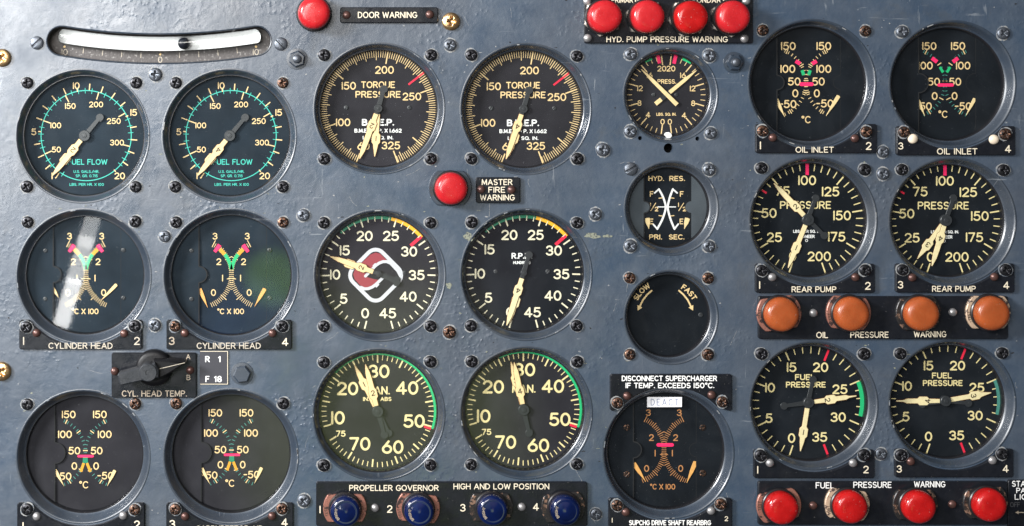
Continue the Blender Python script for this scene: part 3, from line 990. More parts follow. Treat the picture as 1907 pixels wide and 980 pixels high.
def supercharger(hub, R, outer):
    g = Gauge('bearing_temperature_gauge', 'round gauge with tan twin scales and a white tape lettered DEACT across its top', hub, R, outer, None, 'dial', ())
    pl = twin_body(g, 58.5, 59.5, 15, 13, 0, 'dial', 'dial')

    def mk(b):
        for sg in (-1, 1):
            ts = []
            for i in range(-7, 31):
                a = -44 + i * 3.6
                r1, r0 = (70, 57) if i in (10, 20, 30, 0) else ((68, 57.5) if i % 5 == 0 else (66.5, 58))
                ts.append((a, r0, r1, 1.4 if i % 5 == 0 else 0.95, 'amber_mark'))
            arc_side(b, sg, 62, ts)
    g.marks('scale_marking', mk, pl)
    g.marks('range_marking', lambda b: b.stroke([(-11, 8.5), (15, 8.5)], 6.5, ZM + .5, 'pink', cap=True), pl)
    g.marks('numeral_marking', lambda b: numerals(b, [('3', -29, 68.5), ('3', 28.5, 68.5), ('2', -23.5, 22), ('2', 21.5, 22), ('1', -16.5, -7), ('1', 15.5, -7), ('0', -32.5, -35.5), ('0', 31, -35.5)], 12.5, 'amber_mark', 0.15), pl)
    g.marks('lettering', lambda b: b.text('°C X 100', -2.5, -69.5, 10.5, ZM, 'amber_mark', 47, 0.16), pl)
    leaf(g, (-56.5, -26), (-34, -60), 8, 'needle_orange'); leaf(g, (58.5, -23), (42, -62), 8, 'needle_orange')
    for x, y in ((-71, 42), (-71, -46), (72, 42), (72, -44)): screw('p', g.o, x, y, ZC, name='dial_screw')
    return g


# ---- single and double pressure gauges
def rear_pump(label, hub, R, outer, needles, screws):
    g = Gauge('oil_pressure_gauge', label, hub, R, outer, 'oil pressure gauges', 'dial', screws)
    ang = lambda v: (v - 100) * 1.612

    def marks(b):
        for v in range(0, 201, 5):
            if v == 100: continue
            if v % 25 == 0: b.tick_mark(ang(v), 85, 104, 2.5, ZM, 'cream_yellow')
            else: b.tick_mark(ang(v), 91, 104, 1.8, ZM, 'cream_yellow')
    g.marks('scale_marking', marks)

    def rg(b):
        b.tick_mark(0, 83, 105, 6.2, ZM + 0.3, 'pink'); b.tick_mark(-57, 90, 100, 3.6, ZM + 0.3, 'red')
    g.marks('range_marking', rg)
    g.marks('numeral_marking', lambda b: numerals(b, [('100', 0, 73), ('75', -46, 53), ('125', 43.6, 52), ('50', -71, 12), ('150', 65, 7.5), ('25', -61, -33), ('175', 55, -32), ('0', -27, -68.6), ('200', 22.5, -68.6)], 18, 'cream_yellow', 0.15))

    def tx(b):
        b.text('PRESSURE', -3, 27, 14.5, ZM, 'cream_yellow', 95, 0.15)
        b.text('LBS. PER SQ. IN.', -5 + 5, -22, 5.6, ZM, 'white', 52, 0.2)
        b.text('PIONEER', -1, -31.5, 6, ZM, 'white', 30, 0.2)
        b.stroke(A(-1, -39, 2.2, 2.2, 0, 360, 14), 0.9, ZM, 'white', closed=True)
    g.marks('lettering', tx)
    z = -21.8
    for a, L, pf, num, rn, tail in needles:
        g.needle(a, L, pf(L), num, rn, 'needle_pale', z, tail); z += 1.7
    g.hub(11)
    return g


def fuel_pressure(label, hub, R, outer, needles, screws, band):
    g = Gauge('fuel_pressure_gauge', label, hub, R, outer, 'fuel pressure gauges', 'dial', screws)
    ang = lambda v: -1 + (v - 17.5) * 9.15

    def marks(b):
        for v in range(0, 36):
            if v in (20, 35): continue
            if v % 5 == 0: b.tick_mark(ang(v), 85, 104, 2.5, ZM, 'cream_yellow')
            else: b.tick_mark(ang(v), 91, 104, 1.8, ZM, 'cream_yellow')
    g.marks('scale_marking', marks)

    def rg(b):
        b.tick_mark(ang(20), 83, 104, 4, ZM + 0.3, 'red'); b.tick_mark(ang(35), 84, 104, 4, ZM + 0.3, 'red')
        b.band(97.5, 105, 68, 105, ZM + 0.3, band)
    g.marks('range_marking', rg)
    g.marks('numeral_marking', lambda b: numerals(b, [('15', -30, 65), ('20', 24, 65), ('25', 60, 24), ('30', 57, -28), ('35', 22.5, -65), ('0', -30, -67), ('5', -72, -30), ('10', -70, 27)], 18, 'cream_yellow', 0.16))

    def tx(b):
        b.text('FUEL', -5, 46.5, 11, ZM, 'cream_yellow', 37, 0.18)
        b.text('PRESSURE', -3.5, 32.5, 11, ZM, 'cream_yellow', 74, 0.18)
    g.marks('lettering', tx)
    z = -21.8
    for a, L, pf, num, rn, tail in needles:
        g.needle(a, L, pf(L), num, rn, 'needle_pale', z, tail); z += 1.7
    g.hub(10)
    return g


def brake_press(hub, R, outer, screws):
    g = Gauge('twin_pressure_gauge', 'small round gauge lettered PRESS. with two straight needles crossing near its centre', hub, R, outer, None, 'dial_grey', screws, 's')
    ang = lambda v: 172.5 - v * 8.27

    def marks(b):
        for sg in (-1, 1):
            for v in range(0, 21):
                if v % 4 == 0: b.tick_mark(sg * ang(v), 56, 73, 2.0, ZM, 'cream')
                else: b.tick_mark(sg * ang(v), 64, 73, 1.2, ZM, 'cream')
    g.marks('scale_marking', marks)

    def rg(b):
        b.tick_mark(-12.2, 60, 76, 6.5, ZM + .3, 'pink'); b.tick_mark(13.5, 60, 76, 6.5, ZM + .3, 'pink')
        b.stroke([(-40, 62), (-27, 68)], 5, ZM + .3, 'green', cap=False); b.stroke([(30, 67.5), (46, 60)], 5, ZM + .3, 'green', cap=False)
    g.marks('range_marking', rg)
    g.marks('numeral_marking', lambda b: [numerals(b, [('20', -8.5, 49), ('20', 8.5, 49), ('16', -31, 36.5), ('16', 31, 36.5), ('12', -49, 12.5), ('12', 49, 12), ('8', -50, -15), ('8', 50, -15.5), ('4', -34, -37), ('4', 33, -38), ('0', -7, -50), ('0', 6.5, -50)], 10.5, 'cream', 0.15)])

    def tx(b):
        b.text('PRESS.', 1, 25, 8.3, ZM, 'cream', 35, 0.17); b.text('LBS. SQ. IN.', 0, -36, 5.6, ZM, 'cream', 37, 0.2)
    g.marks('lettering', tx)
    for sx in (-24, 19): screw('m', g.dial, sx, 0.5, ZD, scale=0.9, name='dial_screw')
    for (x0, y0), (x1, y1), z in (((56, 46), (-21, -17), -21.6), ((-48, 48), (19, -18.5), -19.6)):
        b = MB(); d = (Vector((x0, y0)) - Vector((x1, y1))); u = d.normalized(); n = Vector((-u.y, u.x))
        tipw = Vector((x0, y0)); e = Vector((x1, y1))
        b.prism([tuple(e + n * 4), tuple(e - n * 4), tuple(tipw - u * 26 - n * 3.2), tuple(tipw - n * .6), tuple(tipw + n * .6), tuple(tipw - u * 26 + n * 3.2)], z, z + 1, 'needle', 0.25)
        o = b.build('needle', g.o)
        if z < -20:
            b = MB(); b.prism([tuple(e + u * 14 + n * 4.2), tuple(e + u * 14 - n * 4.2), tuple(e + u * 34 - n * 4.2), tuple(e + u * 34 + n * 4.2)], z - 0.1, z + 1.1, 'tail')
            b.build('needle_tail', o, smooth=False)
    b = MB(); b.lathe([(6, -26), (6, -11.5), (4.5, -9), (0.6, -8)], 'white', 20, cx=1.5, cy=-76, cap_end=True)
    b.build('adjusting_knob', g.o)
    return g


def hyd_reservoir(hub, R, outer, screws):
    g = Gauge('hydraulic_fluid_gauge', 'small round gauge lettered HYD. RES. with two white back-to-back curves', hub, R, outer, None, 'dial', screws, 's')
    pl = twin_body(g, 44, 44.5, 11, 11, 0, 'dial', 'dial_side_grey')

    def mk(b):
        L = [(-23, 26), (-15, 33), (-8, 20), (-3.5, 7), (-2.5, 0), (-3.5, -8), (-9, -24), (-18, -41), (-26, -32)]
        Rr = [(19, 26), (11, 33), (6, 20), (2.5, 7), (1.5, 0), (2.5, -8), (7, -24), (14, -41), (21, -32)]
        for P in (L, Rr):
            sm = [P[0]]
            b.stroke(P[:2], 2.8, ZM, 'white')
            curve = []
            for i in range(1, 7):
                p0, p1, p2, p3 = [Vector(P[max(1, min(7, j))]) for j in (i - 1, i, i + 1, i + 2)]
                for t in [k / 5 for k in range(5)]:
                    curve.append(tuple(0.5 * ((2 * p1) + (-p0 + p2) * t + (2 * p0 - 5 * p1 + 4 * p2 - p3) * t * t + (-p0 + 3 * p1 - 3 * p2 + p3) * t ** 3)))
            b.stroke(curve + [P[7]], 3.6, ZM, 'white'); b.stroke(P[7:], 2.8, ZM, 'white')
        b.stroke([(-17, 0), (16, 0)], 1.8, ZM + .2, 'white')
        for sg in (-1, 1):
            for y in (17, -17): b.stroke([(sg * 14 - 1, y * 0.95), (sg * 7 - 1, y)], 1.6, ZM + .1, 'cream')
    g.marks('scale_marking', mk, pl)

    def nm(b):
        for x in (-28.5, 27.5): b.text('F', x, 24, 10.5, ZM, 'cream', weight=0.16)
        for x in (-29, 27): b.text('E', x, -27, 10.5, ZM, 'cream', weight=0.16)
        for x in (-25, 27):
            b.text('1', x - 5.5, 4, 8, ZM, 'cream', weight=0.18); b.text('2', x + 5.5, -4, 8.5, ZM, 'cream', weight=0.18)
            b.stroke([(x - 5, -7), (x + 4, 7)], 1.4, ZM, 'cream')
    g.marks('numeral_marking', nm, pl)

    def tx(b):
        b.text('HYD.', -20, 53, 9.5, ZM, 'cream', 29, 0.17); b.text('RES.', 19, 53, 9.5, ZM, 'cream', 29, 0.17)
        b.text('PRI.', -21, -56, 9.5, ZM, 'cream', 24, 0.17); b.text('SEC.', 18, -56, 9.5, ZM, 'cream', 29, 0.17)
    g.marks('lettering', tx, pl)
    leaf(g, (-37, -21), (-34, -41), 9, 'needle'); leaf(g, (38, -21), (32, -41), 9, 'needle')
    return g


def sync_indicator(hub, R, outer, screws):
    g = Gauge('propeller_speed_gauge', 'small black round dial with curved arrows lettered SLOW and FAST', hub, R, outer, None, 'dial', screws, 'r')

    def tx(b):
        b.arc_text('SLOW', -1, 0, 64, -46.5, 10.5, ZM, 'cream', 0.19)
        b.arc_text('FAST', -1, 0, 61, 45.5, 10.5, ZM, 'cream', 0.19)
    g.marks('lettering', tx)

    def mk(b):
        for P in ([(-28, 45), (-36, 38), (-44, 28), (-50, 16)], [(23, 45), (31, 38), (39, 28), (45, 16)]):
            b.stroke(P, 3, ZM, 'cream')
            e = Vector(P[-1]); u = (e - Vector(P[-2])).normalized(); n = Vector((-u.y, u.x))
            b.flat([tuple(e + u * 9), tuple(e + n * 5), tuple(e - n * 5)], ZM + .3, 'cream')
    g.marks('arrow_marking', mk)
    screw('m', g.dial, 64, 0, ZD, name='dial_screw')
    return g


FF = fuel_flow
g_ff1 = fuel_flow('teal and cream fuel flow gauge below the ball tube, nearest the panel edge', (158, 252.7), 112, 123.5, ('2', '1'), [(51, 154.4), (253.5, 154.4), (50.5, 347.5), (252.7, 348)])
g_ff2 = fuel_flow('teal and cream fuel flow gauge standing next to a torque pressure gauge', (428, 252.7), 112.5, 124, ('4', '3'), [(327.6, 154.4), (526.6, 154.4, 'r'), (326.4, 348), (526.6, 348)])
g_t1 = torque('torque pressure gauge with two needles spread apart, beside a fuel flow gauge', (704, 202), 109.5, 121,
              [(184, 91, prof_b, '1', 57, (14.6, 36)), (200.2, 101, prof_a, '2', 35, (17, 38))], [(603.6, 102.7), (802.7, 102.7), (603.6, 295.8), (802, 295.8)])
g_t2 = torque('torque pressure gauge with overlapping needles, above the MASTER FIRE WARNING plate', (974, 203), 109.5, 121,
              [(196.8, 93, prof_b, '3', 57, (16, 36)), (199, 100, prof_a, '4', 35, (18, 37))], [(877.5, 102.7), (1074, 104.7), (877.5, 295.8), (1075, 295.8)])
g_r1 = rpm('engine speed gauge with a red and white looped diamond logo on its dial', (705, 509.5), 110, 121.5,
           [(-71.6, 83, prof_b, '1', 57, (-251, 36)), (-70.4, 97, prof_a, '2', 35, (116, 37))], [(603, 415), (801.6, 415), (603, 607.5), (801.6, 607.5)], True)
g_r2 = rpm('engine speed gauge lettered R.P.M. with both needles at rest near zero', (974.6, 507.7), 110, 121.5,
           [(195.6, 98, prof_b, '3', 60, (16, 34)), (197.9, 104, prof_a, '4', 35, (16.7, 35))], [(878, 414), (1074.4, 415), (876.7, 606.6), (1073.5, 606.6)], False)
g_m1 = manifold('manifold pressure gauge with a wide green arc and needles fanned apart', (703.2, 765.7), 111, 122,
                [(-26.6, 97, prof_b, '1', 57, (153, 46)), (-14.6, 92, prof_a, '2', 36, (164, 46))], [(603, 674.6), (801.4, 673.6), (603, 866.4), (801.4, 865.7)], True)
g_m2 = manifold('manifold pressure gauge with needles close together, below the gauge lettered R.P.M.', (974.6, 762.5), 111, 122,
                [(-14.8, 93, prof_b, '3', 57, (165, 44)), (-11.4, 91, prof_a, '4', 36, (167, 45))], [(878, 672.9), (1074.6, 673.6), (877, 865), (1074, 864)], False)
g_c1 = cyl_head('cylinder head gauge crossed by a bright streak of reflected light', (160, 511), 110, 124.5,
                [(51.7, 413.8), (252, 412.6)], [((-61, -26), (-50, -44), 6), ((57, -19), (27, -50), 6)], 'cream', [(-76, 45), (-76, -46), (71, 46), (71, -44)])
g_c2 = cyl_head('cylinder head gauge without a streak, above the plate numbered three and four', (431, 511), 112, 125,
                [(328, 414), (527, 414, 'r')], [((-59, -27), (-44, -62), 7), ((62, -27), (43, -60), 7)], 'needle_orange', [(-75, 45), (-75, -46), (72, 46), (72, -44)])

_carb_rng = lambda cx, cy: (lambda b: (b.stroke([(cx - 13, cy), (cx + 13, cy)], 4.6, ZM + .5, 'pink'),
                            b.flat([(cx - 5, cy - 2.5), (cx + 4, cy - 2.5), (cx + 4.5, cy - 13), (cx - 5.5, cy - 13)], ZM + .3, 'green_dark'),
                            b.stroke([(cx - 3.5, cy - 13), (cx - 9, cy - 29)], 5, ZM + .35, 'amber', cap=False),
                            b.stroke([(cx + 2.5, cy - 13), (cx + 9, cy - 29)], 5, ZM + .35, 'amber', cap=False)))
_num = lambda h, p: [(t, x, y, h) for t, x, y in p]
g_a1 = oil_temp('dim air temperature gauge at the corner, under a cylinder head plate', 'carburettor air temperature gauges', (159, 843), 109, 123.5, [(51, 752.8), (252, 751.7, 'r')],
                dict(xl=57, xr=70, rn=19, rn2=0, side=None, minor='teal_dim', major='cream', big=(19, 11, 1, -9, -17), range=_carb_rng(0.5, -6.5),
                     num=_num(14, [('150', -31, 71), ('150', 27, 71), ('100', -38, 34), ('100', 36, 34), ('50', -20.5, 3.5), ('50', 21, 3.5), ('0', -20.5, -25), ('0', 20, -25), ('-50', -41, -44), ('-50', 37.5, -43)]),
                     c=(-3, -60), ptr=[((-56, -32), (-39.5, -62), 6), ((55, -33), (41, -62), 6)], ptrm='needle'), 'air_temperature_gauge', 'dial_grey')
g_a2 = oil_temp('dim air temperature gauge beside the hexagon bolt, below the selector knob', 'carburettor air temperature gauges', (431, 842), 110, 124.5, [(328, 751, 'r'), (527.4, 751)],
                dict(xl=57, xr=70, rn=19, rn2=0, side=None, minor='teal_dim', major='cream', big=(19, 11, 1, -9, -17), range=_carb_rng(1, -5),
                     num=_num(14, [('150', -30, 73), ('150', 28, 73), ('100', -38, 35.5), ('100', 36.5, 35.5), ('50', -20.5, 4.5), ('50', 21, 4.5), ('0', -20.5, -23.5), ('0', 21, -23.5), ('-50', -41, -43), ('-50', 37.5, -42)]),
                     c=(-3, -58), ptr=[((-55, -30), (-40, -59), 6), ((56, -29), (43, -58), 6)], ptrm='needle'), 'air_temperature_gauge', 'dial_grey')


def _oil1(b):
    for sg in (-1, 1):
        c = Vector((sg * 15.3, 39.5)); d = Vector((sg * 0.85, 0.5)); n = Vector((-d.y, d.x))
        b.stroke([tuple(c - d * 5), tuple(c + d * 5)], 7, ZM + .5, 'pink', cap=False)
        b.stroke([(sg * 7.5, 25), (sg * 4.5, 16)], 6, ZM + .4, 'green', cap=False)
    b.stroke([(-9.5, -1), (10.5, -1)], 7, ZM + .5, 'pink')


def _oil2(b):
    for sg in (-1, 1):
        c = Vector((sg * 19.5, 45)); d = Vector((sg * 0.80, 0.6))
        b.stroke([tuple(c - d * 6), tuple(c + d * 6)], 7, ZM + .5, 'pink', cap=False)
        b.stroke([(sg * 9.5, 32), (sg * 3.5, 22)], 5, ZM + .4, 'green', cap=False)
    b.stroke([(-11.5, -1.5), (13.5, -1.5)], 6, ZM + .5, 'pink')


g_o1 = oil_temp('oil inlet gauge with all-cream ticks, beside the red hydraulic pump lamps', 'oil inlet temperature gauges', (1501, 156), 106.5, 118, [(1420, 56.6, 'r'), (1611, 58, 'r')],
                dict(xl=56, xr=63, rn=13.5, rn2=13, yc=2, side=None, minor='cream', major='cream', big=(19, 9, 1, -5, -17), range=_oil1,
                     num=_num(15, [('150', -33, 70), ('150', 33, 70), ('100', -34, 27.5), ('100', 33, 27.5), ('50', -22, 4), ('50', 23, 4), ('0', -20, -18), ('0', 20, -18), ('-50', -34, -38), ('-50', 35, -37)]),
                     c=(0, -67), ptr=[((-56, -29), (-40, -62), 7), ((60, -23), (37, -60), 7)], ptrm='needle'), dial='dial')
g_o2 = oil_temp('oil inlet gauge with teal ticks at the upper corner of the panel', 'oil inlet temperature gauges', (1759.5, 157), 105, 117, [(1679, 59), (1867.5, 62)],
                dict(xl=51, xr=56, rn=18, rn2=18, yc=2, side=None, minor='teal_dim', major='cream', big=(19, 10, 1, -8, -17), range=_oil2,
                     num=_num(14.5, [('150', -29, 71), ('150', 24.5, 71), ('100', -36, 34.6), ('100', 34, 34.6), ('50', -20.5, 4.6), ('50', 19, 4.6), ('0', -19, -22), ('0', 18, -22), ('-50', -40, -41), ('-50', 34, -41)]),
                     c=(-3.6, -56), ptr=[((-50, -30), (-38, -59), 6), ((55, -27), (39, -58), 6)], ptrm='needle'), dial='dial', skind='s')
g_p1 = rear_pump('oil pressure gauge with one raised and one lowered needle', (1503, 409), 106, 118,
                 [(202, 98, prof_b, '1', 57, (21, 43)), (-43, 94, prof_a, '2', 34, (134, 43))], [(1417.5, 313), (1609.6, 316)])
g_p2 = rear_pump('oil pressure gauge with both needles hanging low, by the outer panel edge', (1759.5, 410), 104.5, 117.5,
                 [(216, 90, prof_b, '3', 57, (24, 40)), (197, 90, prof_a, '4', 36, (19, 44))], [(1679, 316), (1868, 317)])
g_f1 = fuel_pressure('fuel pressure gauge with a bright green arc and one needle pointing down', (1504, 749), 107, 118.5,
                     [(189, 93, prof_b, '1', 57, (12, 44)), (82, 91, prof_f, '2', 36, (262, 46))], [(1417.5, 659), (1608.5, 659)], 'green')
g_f2 = fuel_pressure('fuel pressure gauge with a teal arc and needles pointing opposite ways', (1759, 746), 105.5, 117.5,
                     [(80, 88, prof_b, '3', 54, (96, 44)), (270, 93, prof_f, '4', 34, (262, 44))], [(1676, 658.6), (1865.6, 657.5)], 'teal_dim')
g_s = supercharger((1236.5, 837), 108.5, 121)
g_b = brake_press((1240.8, 177), 77, 87, [(1174, 101), (1320, 104), (1173.3, 244.8), (1323, 248)])
g_h = hyd_reservoir((1242, 385.5), 74.5, 86.5, [(1174.4, 314.7, 'l'), (1320, 315.9), (1173.6, 458), (1319.7, 458.7)])
g_y = sync_indicator((1241.5, 586.5), 76.5, 86.5, [(1172.4, 517.6), (1318, 518), (1172.4, 660), (1317.7, 660)])

for g in GAUGES:
    for c in g.o.children:
        if not c.name.startswith(('bezel', 'mounting_screw')): c.location.y += SINK * S

# tape stuck on the glass
tp = thing('label_tape', 'short white plastic tape lettered DEACT stuck across the top of a gauge', 'label tape', *on_panel(1237.5, 749, -20), -14.4 - SINK)
b = MB(); b.prism([(-32.5, -9.6), (32.5, -9.2), (32.8, 9.4), (-32.5, 9.6)], 0, 1.2, 'tape', 0.3); b.build('tape_strip', tp)
b = MB(); b.text('DEACT', 0, 0, 12.5, 1.25, 'blue_ink', 52, 0.10, gap=0.5); b.build('lettering', tp, smooth=False)

# ------------------------------------------------------------------ label plates
PT = 7.0     # plate thickness


def rrect(x0, y0, x1, y1, r=4, n=3):
    pts = []
    for cx, cy, a in ((x1 - r, y1 - r, 0), (x0 + r, y1 - r, 90), (x0 + r, y0 + r, 180), (x1 - r, y0 + r, 270)):
        for i in range(n + 1): pts.append((cx + r * math.cos(R_(a + 90 * i / n)), cy + r * math.sin(R_(a + 90 * i / n))))
    return pts


def plate(label, box, texts, screws=(), rivets=(), cut=None, group=None, lamps_cut=(), mletter='letter', name='label_plate', thick=PT, m='black'):
    x0, y0, x1, y1 = box      # photo-plane units, y down
    cx, cy = (x0 + x1) / 2, (y0 + y1) / 2
    o = thing(name, label, 'label plate', cx, cy, 0.2, group)
    X0, X1, Y0, Y1 = x0 - cx, x1 - cx, cy - y1, cy - y0
    if not cut:
        pts = rrect(X0, Y0, X1, Y1, 4)
    else:
        gx, gy, gr, side = cut[0] - cx, cy - cut[1], cut[2], cut[3]
        if side == 'top':      # circle bites the upper edge
            dx = math.sqrt(max(1, gr * gr - (Y1 - gy) ** 2))
            xa, xb = gx - dx, gx + dx
            a0 = math.degrees(math.atan2(Y1 - gy, xa - gx)) % 360; a1 = math.degrees(math.atan2(Y1 - gy, xb - gx)) % 360
            if a1 < a0: a1 += 360
            arc = A(gx, gy, gr, gr, a0, a1, 28)
            arc = [p for p in arc if X0 + 2 < p[0] < X1 - 2]
            low = [(X0, Y0 + 3), (X0 + 3, Y0), (X1 - 3, Y0), (X1, Y0 + 3)]
            pts = low + [(X1, Y1 - 3), (X1 - 3, Y1)] + arc[::-1] + [(X0 + 3, Y1), (X0, Y1 - 3)]
        else:
            dx = math.sqrt(max(1, gr * gr - (Y0 - gy) ** 2))
            arc = A(gx, gy, gr, gr, math.degrees(math.atan2(Y0 - gy, -dx)), math.degrees(math.atan2(Y0 - gy, dx)), 28)
            arc = [p for p in arc if X0 + 2 < p[0] < X1 - 2 and p[1] > Y0 + .2]
            pts = [(X0, Y0 + 3), (X0 + 3, Y0)] + arc + [(X1 - 3, Y0), (X1, Y0 + 3), (X1, Y1 - 3), (X1 - 3, Y1), (X0 + 3, Y1), (X0, Y1 - 3)]
    b = MB(); b.prism(pts, 0, thick, m, 1.3)
    b.build('plate_body', o, angle=20)
    for t in texts:
        s_, tx, ty, h, w = t[:5]
        mm = t[5] if len(t) > 5 else mletter
        q = on_panel(tx, ty, thick)
        b = MB(); b.text(s_, q[0] - cx, cy - q[1], h, thick + 0.12, mm, w, t[6] if len(t) > 6 else 0.14)
        b.build('lettering', o, smooth=False)
    for q in screws:
        a = on_panel(q[0], q[1], thick + 3); screw(q[2] if len(q) > 2 else 'k', o, a[0] - cx, cy - a[1], thick)
    for q in rivets:
        a = on_panel(q[0], q[1], thick + 3); put(RIVET[q[2] if len(q) > 2 else 'n'], 'rivet', o, a[0] - cx, cy - a[1], thick)
    return o


def gcut(g, side='top', d=4.5):
    return (g.px, g.py, g.outer + d, side)


GP = 'gauge label plates'
plate('black plate lettered CYLINDER HEAD and numbered one and two', (37, 595, 265, 650),
      [('CYLINDER HEAD', 150, 644, 11.5, 119, 'letter_mid'), ('1', 44, 635, 15, None, 'letter_mid'), ('2', 255, 635, 15, None, 'letter_mid')], [(48.6, 609.6), (250.7, 607.7)], [(67.7, 620.8), (231, 621.6)], gcut(g_c1), GP)
plate('black plate lettered CYLINDER HEAD and numbered three and four', (310.5, 595, 543, 650),
      [('CYLINDER HEAD', 426, 644, 11.5, 119, 'letter_mid'), ('3', 320, 635, 15, None, 'letter_dim'), ('4', 531, 637, 15, None)], [(325.6, 608, 'r'), (525.4, 608)], [(344, 621), (507.5, 621)], gcut(g_c2), GP)
plate('black plate numbered one and two at the lower corner, under an air temperature gauge', (33, 935, 270, 1005),
      [('1', 43, 980, 15, None), ('2', 255, 977, 15, None)], [(50, 949), (250.5, 950, 'r')], [(68, 962.7, 'g'), (229, 961, 'g')], gcut(g_a1), GP)
plate('black plate numbered three and four below an air temperature gauge, its bottom words cut off', (310, 935, 546, 1005),
      [('CARBURETTOR AIR', 427, 985, 11.5, 124), ('3', 321, 976, 15, None), ('4', 530, 973, 15, None)], [(326, 949, 'r'), (525, 948, 'r')], [(344.6, 962.7), (506.6, 962)], gcut(g_a2), GP)
plate('black plate lettered OIL INLET with brown rivets', (1405.5, 231, 1630.5, 285),
      [('OIL INLET', 1517, 279, 11, 71), ('1', 1416, 271, 14.5, None), ('2', 1617.5, 272, 14.5, None)], [(1420.7, 244, 'r'), (1614, 245.7, 'r')], [(1440, 256.5), (1593, 258)], gcut(g_o1), GP)
plate('black plate lettered OIL INLET with large cream rivets', (1667, 235, 1887.5, 289),
      [('OIL INLET', 1782.4, 282, 11.5, 75), ('3', 1677.5, 272, 13, None), ('4', 1877, 277.5, 14, None)], [(1684, 246, 'r'), (1873, 250, 'r')], [(1701, 258.6, 'c'), (1852, 260, 'c')], gcut(g_o2), GP)
plate('black plate lettered REAR PUMP and numbered one and two', (1405, 491, 1626.5, 544.5),
      [('REAR PUMP', 1515.7, 539, 11, 83), ('1', 1414.6, 531, 14, None), ('2', 1616, 532.5, 14.5, None)], [(1419, 504), (1612, 503.5)], [(1439, 516.7, 'g'), (1594, 516.7)], gcut(g_p1), GP)
plate('black plate lettered REAR PUMP and numbered three and four', (1665.5, 490.5, 1886, 544),
      [('REAR PUMP', 1776.3, 538, 11, 81), ('3', 1677, 530.5, 14, None), ('4', 1873.8, 531.5, 14, None)], [(1681.7, 503), (1873.8, 503)], [(1700, 517.4), (1853, 516)], gcut(g_p2), GP)
plate('black plate numbered one and two without words, under a fuel pressure gauge', (1402, 836.5, 1626, 889),
      [('1', 1411, 875, 14, None), ('2', 1612.6, 874.5, 14, None)], [(1417, 849), (1610, 848)], [(1434.6, 863, 'g'), (1589.6, 863, 'g')], gcut(g_f1), GP)
plate('black plate numbered three and four without words, under a fuel pressure gauge', (1664.5, 835, 1884, 887.5),
      [('3', 1674.6, 873.5, 13.5, None), ('4', 1872.7, 873, 14, None)], [(1679, 848.5), (1867, 846)], [(1697, 860), (1849.5, 858, 'g')], gcut(g_f2), GP)
plate('black plate lettered DISCONNECT SUPERCHARGER IF TEMP. EXCEEDS', (1135, 696, 1361, 764),
      [('DISCONNECT SUPERCHARGER', 1246.5, 704.8, 10.2, 177, 'white', 0.17), ('IF TEMP. EXCEEDS 150°C.', 1247.5, 718, 10.2, 165, 'white', 0.17)], [(1150, 751, 'r'), (1345.7, 749, 'r')], [(1168.6, 738), (1326, 736)], gcut(g_s, 'bottom'), None)
plate('black plate lettered SUPCHG DRIVE SHAFT REARBRG', (1132, 926.5, 1361, 1000),
      [('SUPCHG DRIVE SHAFT REARBRG', 1247.6, 973.6, 9.6, 152, 'white', 0.17), ('1', 1140, 969, 9, None), ('2', 1352.6, 966, 9, None)], [(1149.6, 942, 'r'), (1342.5, 939.5, 'r')], [(1166, 954.6), (1325, 952, 'g')], gcut(g_s), None)

plate('long black plate lettered DOOR WARNING', (633, 14, 815, 43), [('DOOR WARNING', 721.5, 28, 11.5, 110)], (), [(645.5, 28), (800.7, 27)])
plate('small square black plate lettered MASTER FIRE WARNING', (885.5, 330, 967.5, 377.5),
      [('MASTER', 925.6, 339.3, 11, 57), ('FIRE', 925, 353.6, 11, 31), ('WARNING', 926, 368, 11, 64)], (), [(896, 353), (953, 353.5)])
plate('black plate lettered HYD. PUMP PRESSURE WARNING under a row of red lamps', (1087, -30, 1400, 81),
      [('HYD. PUMP PRESSURE WARNING', 1242, 73.4, 10.8, 225), ('PRIMARY', 1162.6, 0.5, 10, 48), ('SECONDARY', 1312, 0.5, 10, 78)], (), [(1095, 71, 'g'), (1387.5, 72, 'g'), (1094, 2, 'g'), (1390.6, 2, 'g')])
plate('long black plate lettered PROPELLER GOVERNOR HIGH AND LOW POSITION', (588.5, 896, 1092, 978),
      [('PROPELLER GOVERNOR', 733.6, 908.8, 11, 166), ('HIGH AND LOW POSITION', 933.6, 906, 11, 178), ('1', 596, 949, 14, None), ('2', 725.7, 948, 14, None), ('3', 862, 945.7, 14, None), ('4', 998, 944, 14, None)],
      (), [(698.6, 946.8, 'g'), (972, 945, 'g')])
plate('long black plate lettered OIL PRESSURE WARNING', (1410.5, 551, 1874, 630.5),
      [('OIL', 1531, 624, 11.5, 22), ('PRESSURE', 1619, 623.5, 11.5, 71), ('WARNING', 1731.7, 622.5, 11.5, 60)], (), [(1515.7, 583.5, 'g'), (1775.6, 582, 'g')])
plate('long black plate lettered FUEL PRESSURE WARNING', (1410, 895, 1872.5, 976),
      [('FUEL', 1536, 904, 11.5, 34, 'white'), ('PRESSURE', 1624.6, 903, 11.5, 71, 'white'), ('WARNING', 1731, 902, 11.5, 58, 'white')], (), [(1515, 942.4), (1774.5, 940)])
pe = plate('black plate at the panel edge lettered STA PA LIG, partly out of view', (1874.8, 893, 1985, 985),
           [('STA', 1897, 901, 11, 25, 'white'), ('PA', 1901, 913.5, 10, 17, 'white'), ('LIG', 1901, 925.5, 10.5, 23, 'white'), ('OFF', 1890, 940, 9, 18, 'letter_ghost')], thick=5)
b = MB(); b.stroke([(-38, -14), (-20, -14)], 1.6, 5.1, 'letter_dim'); b.flat([(-42, -14), (-36, -11), (-36, -17)], 5.3, 'letter_dim'); b.build('arrow_marking', pe, smooth=False)

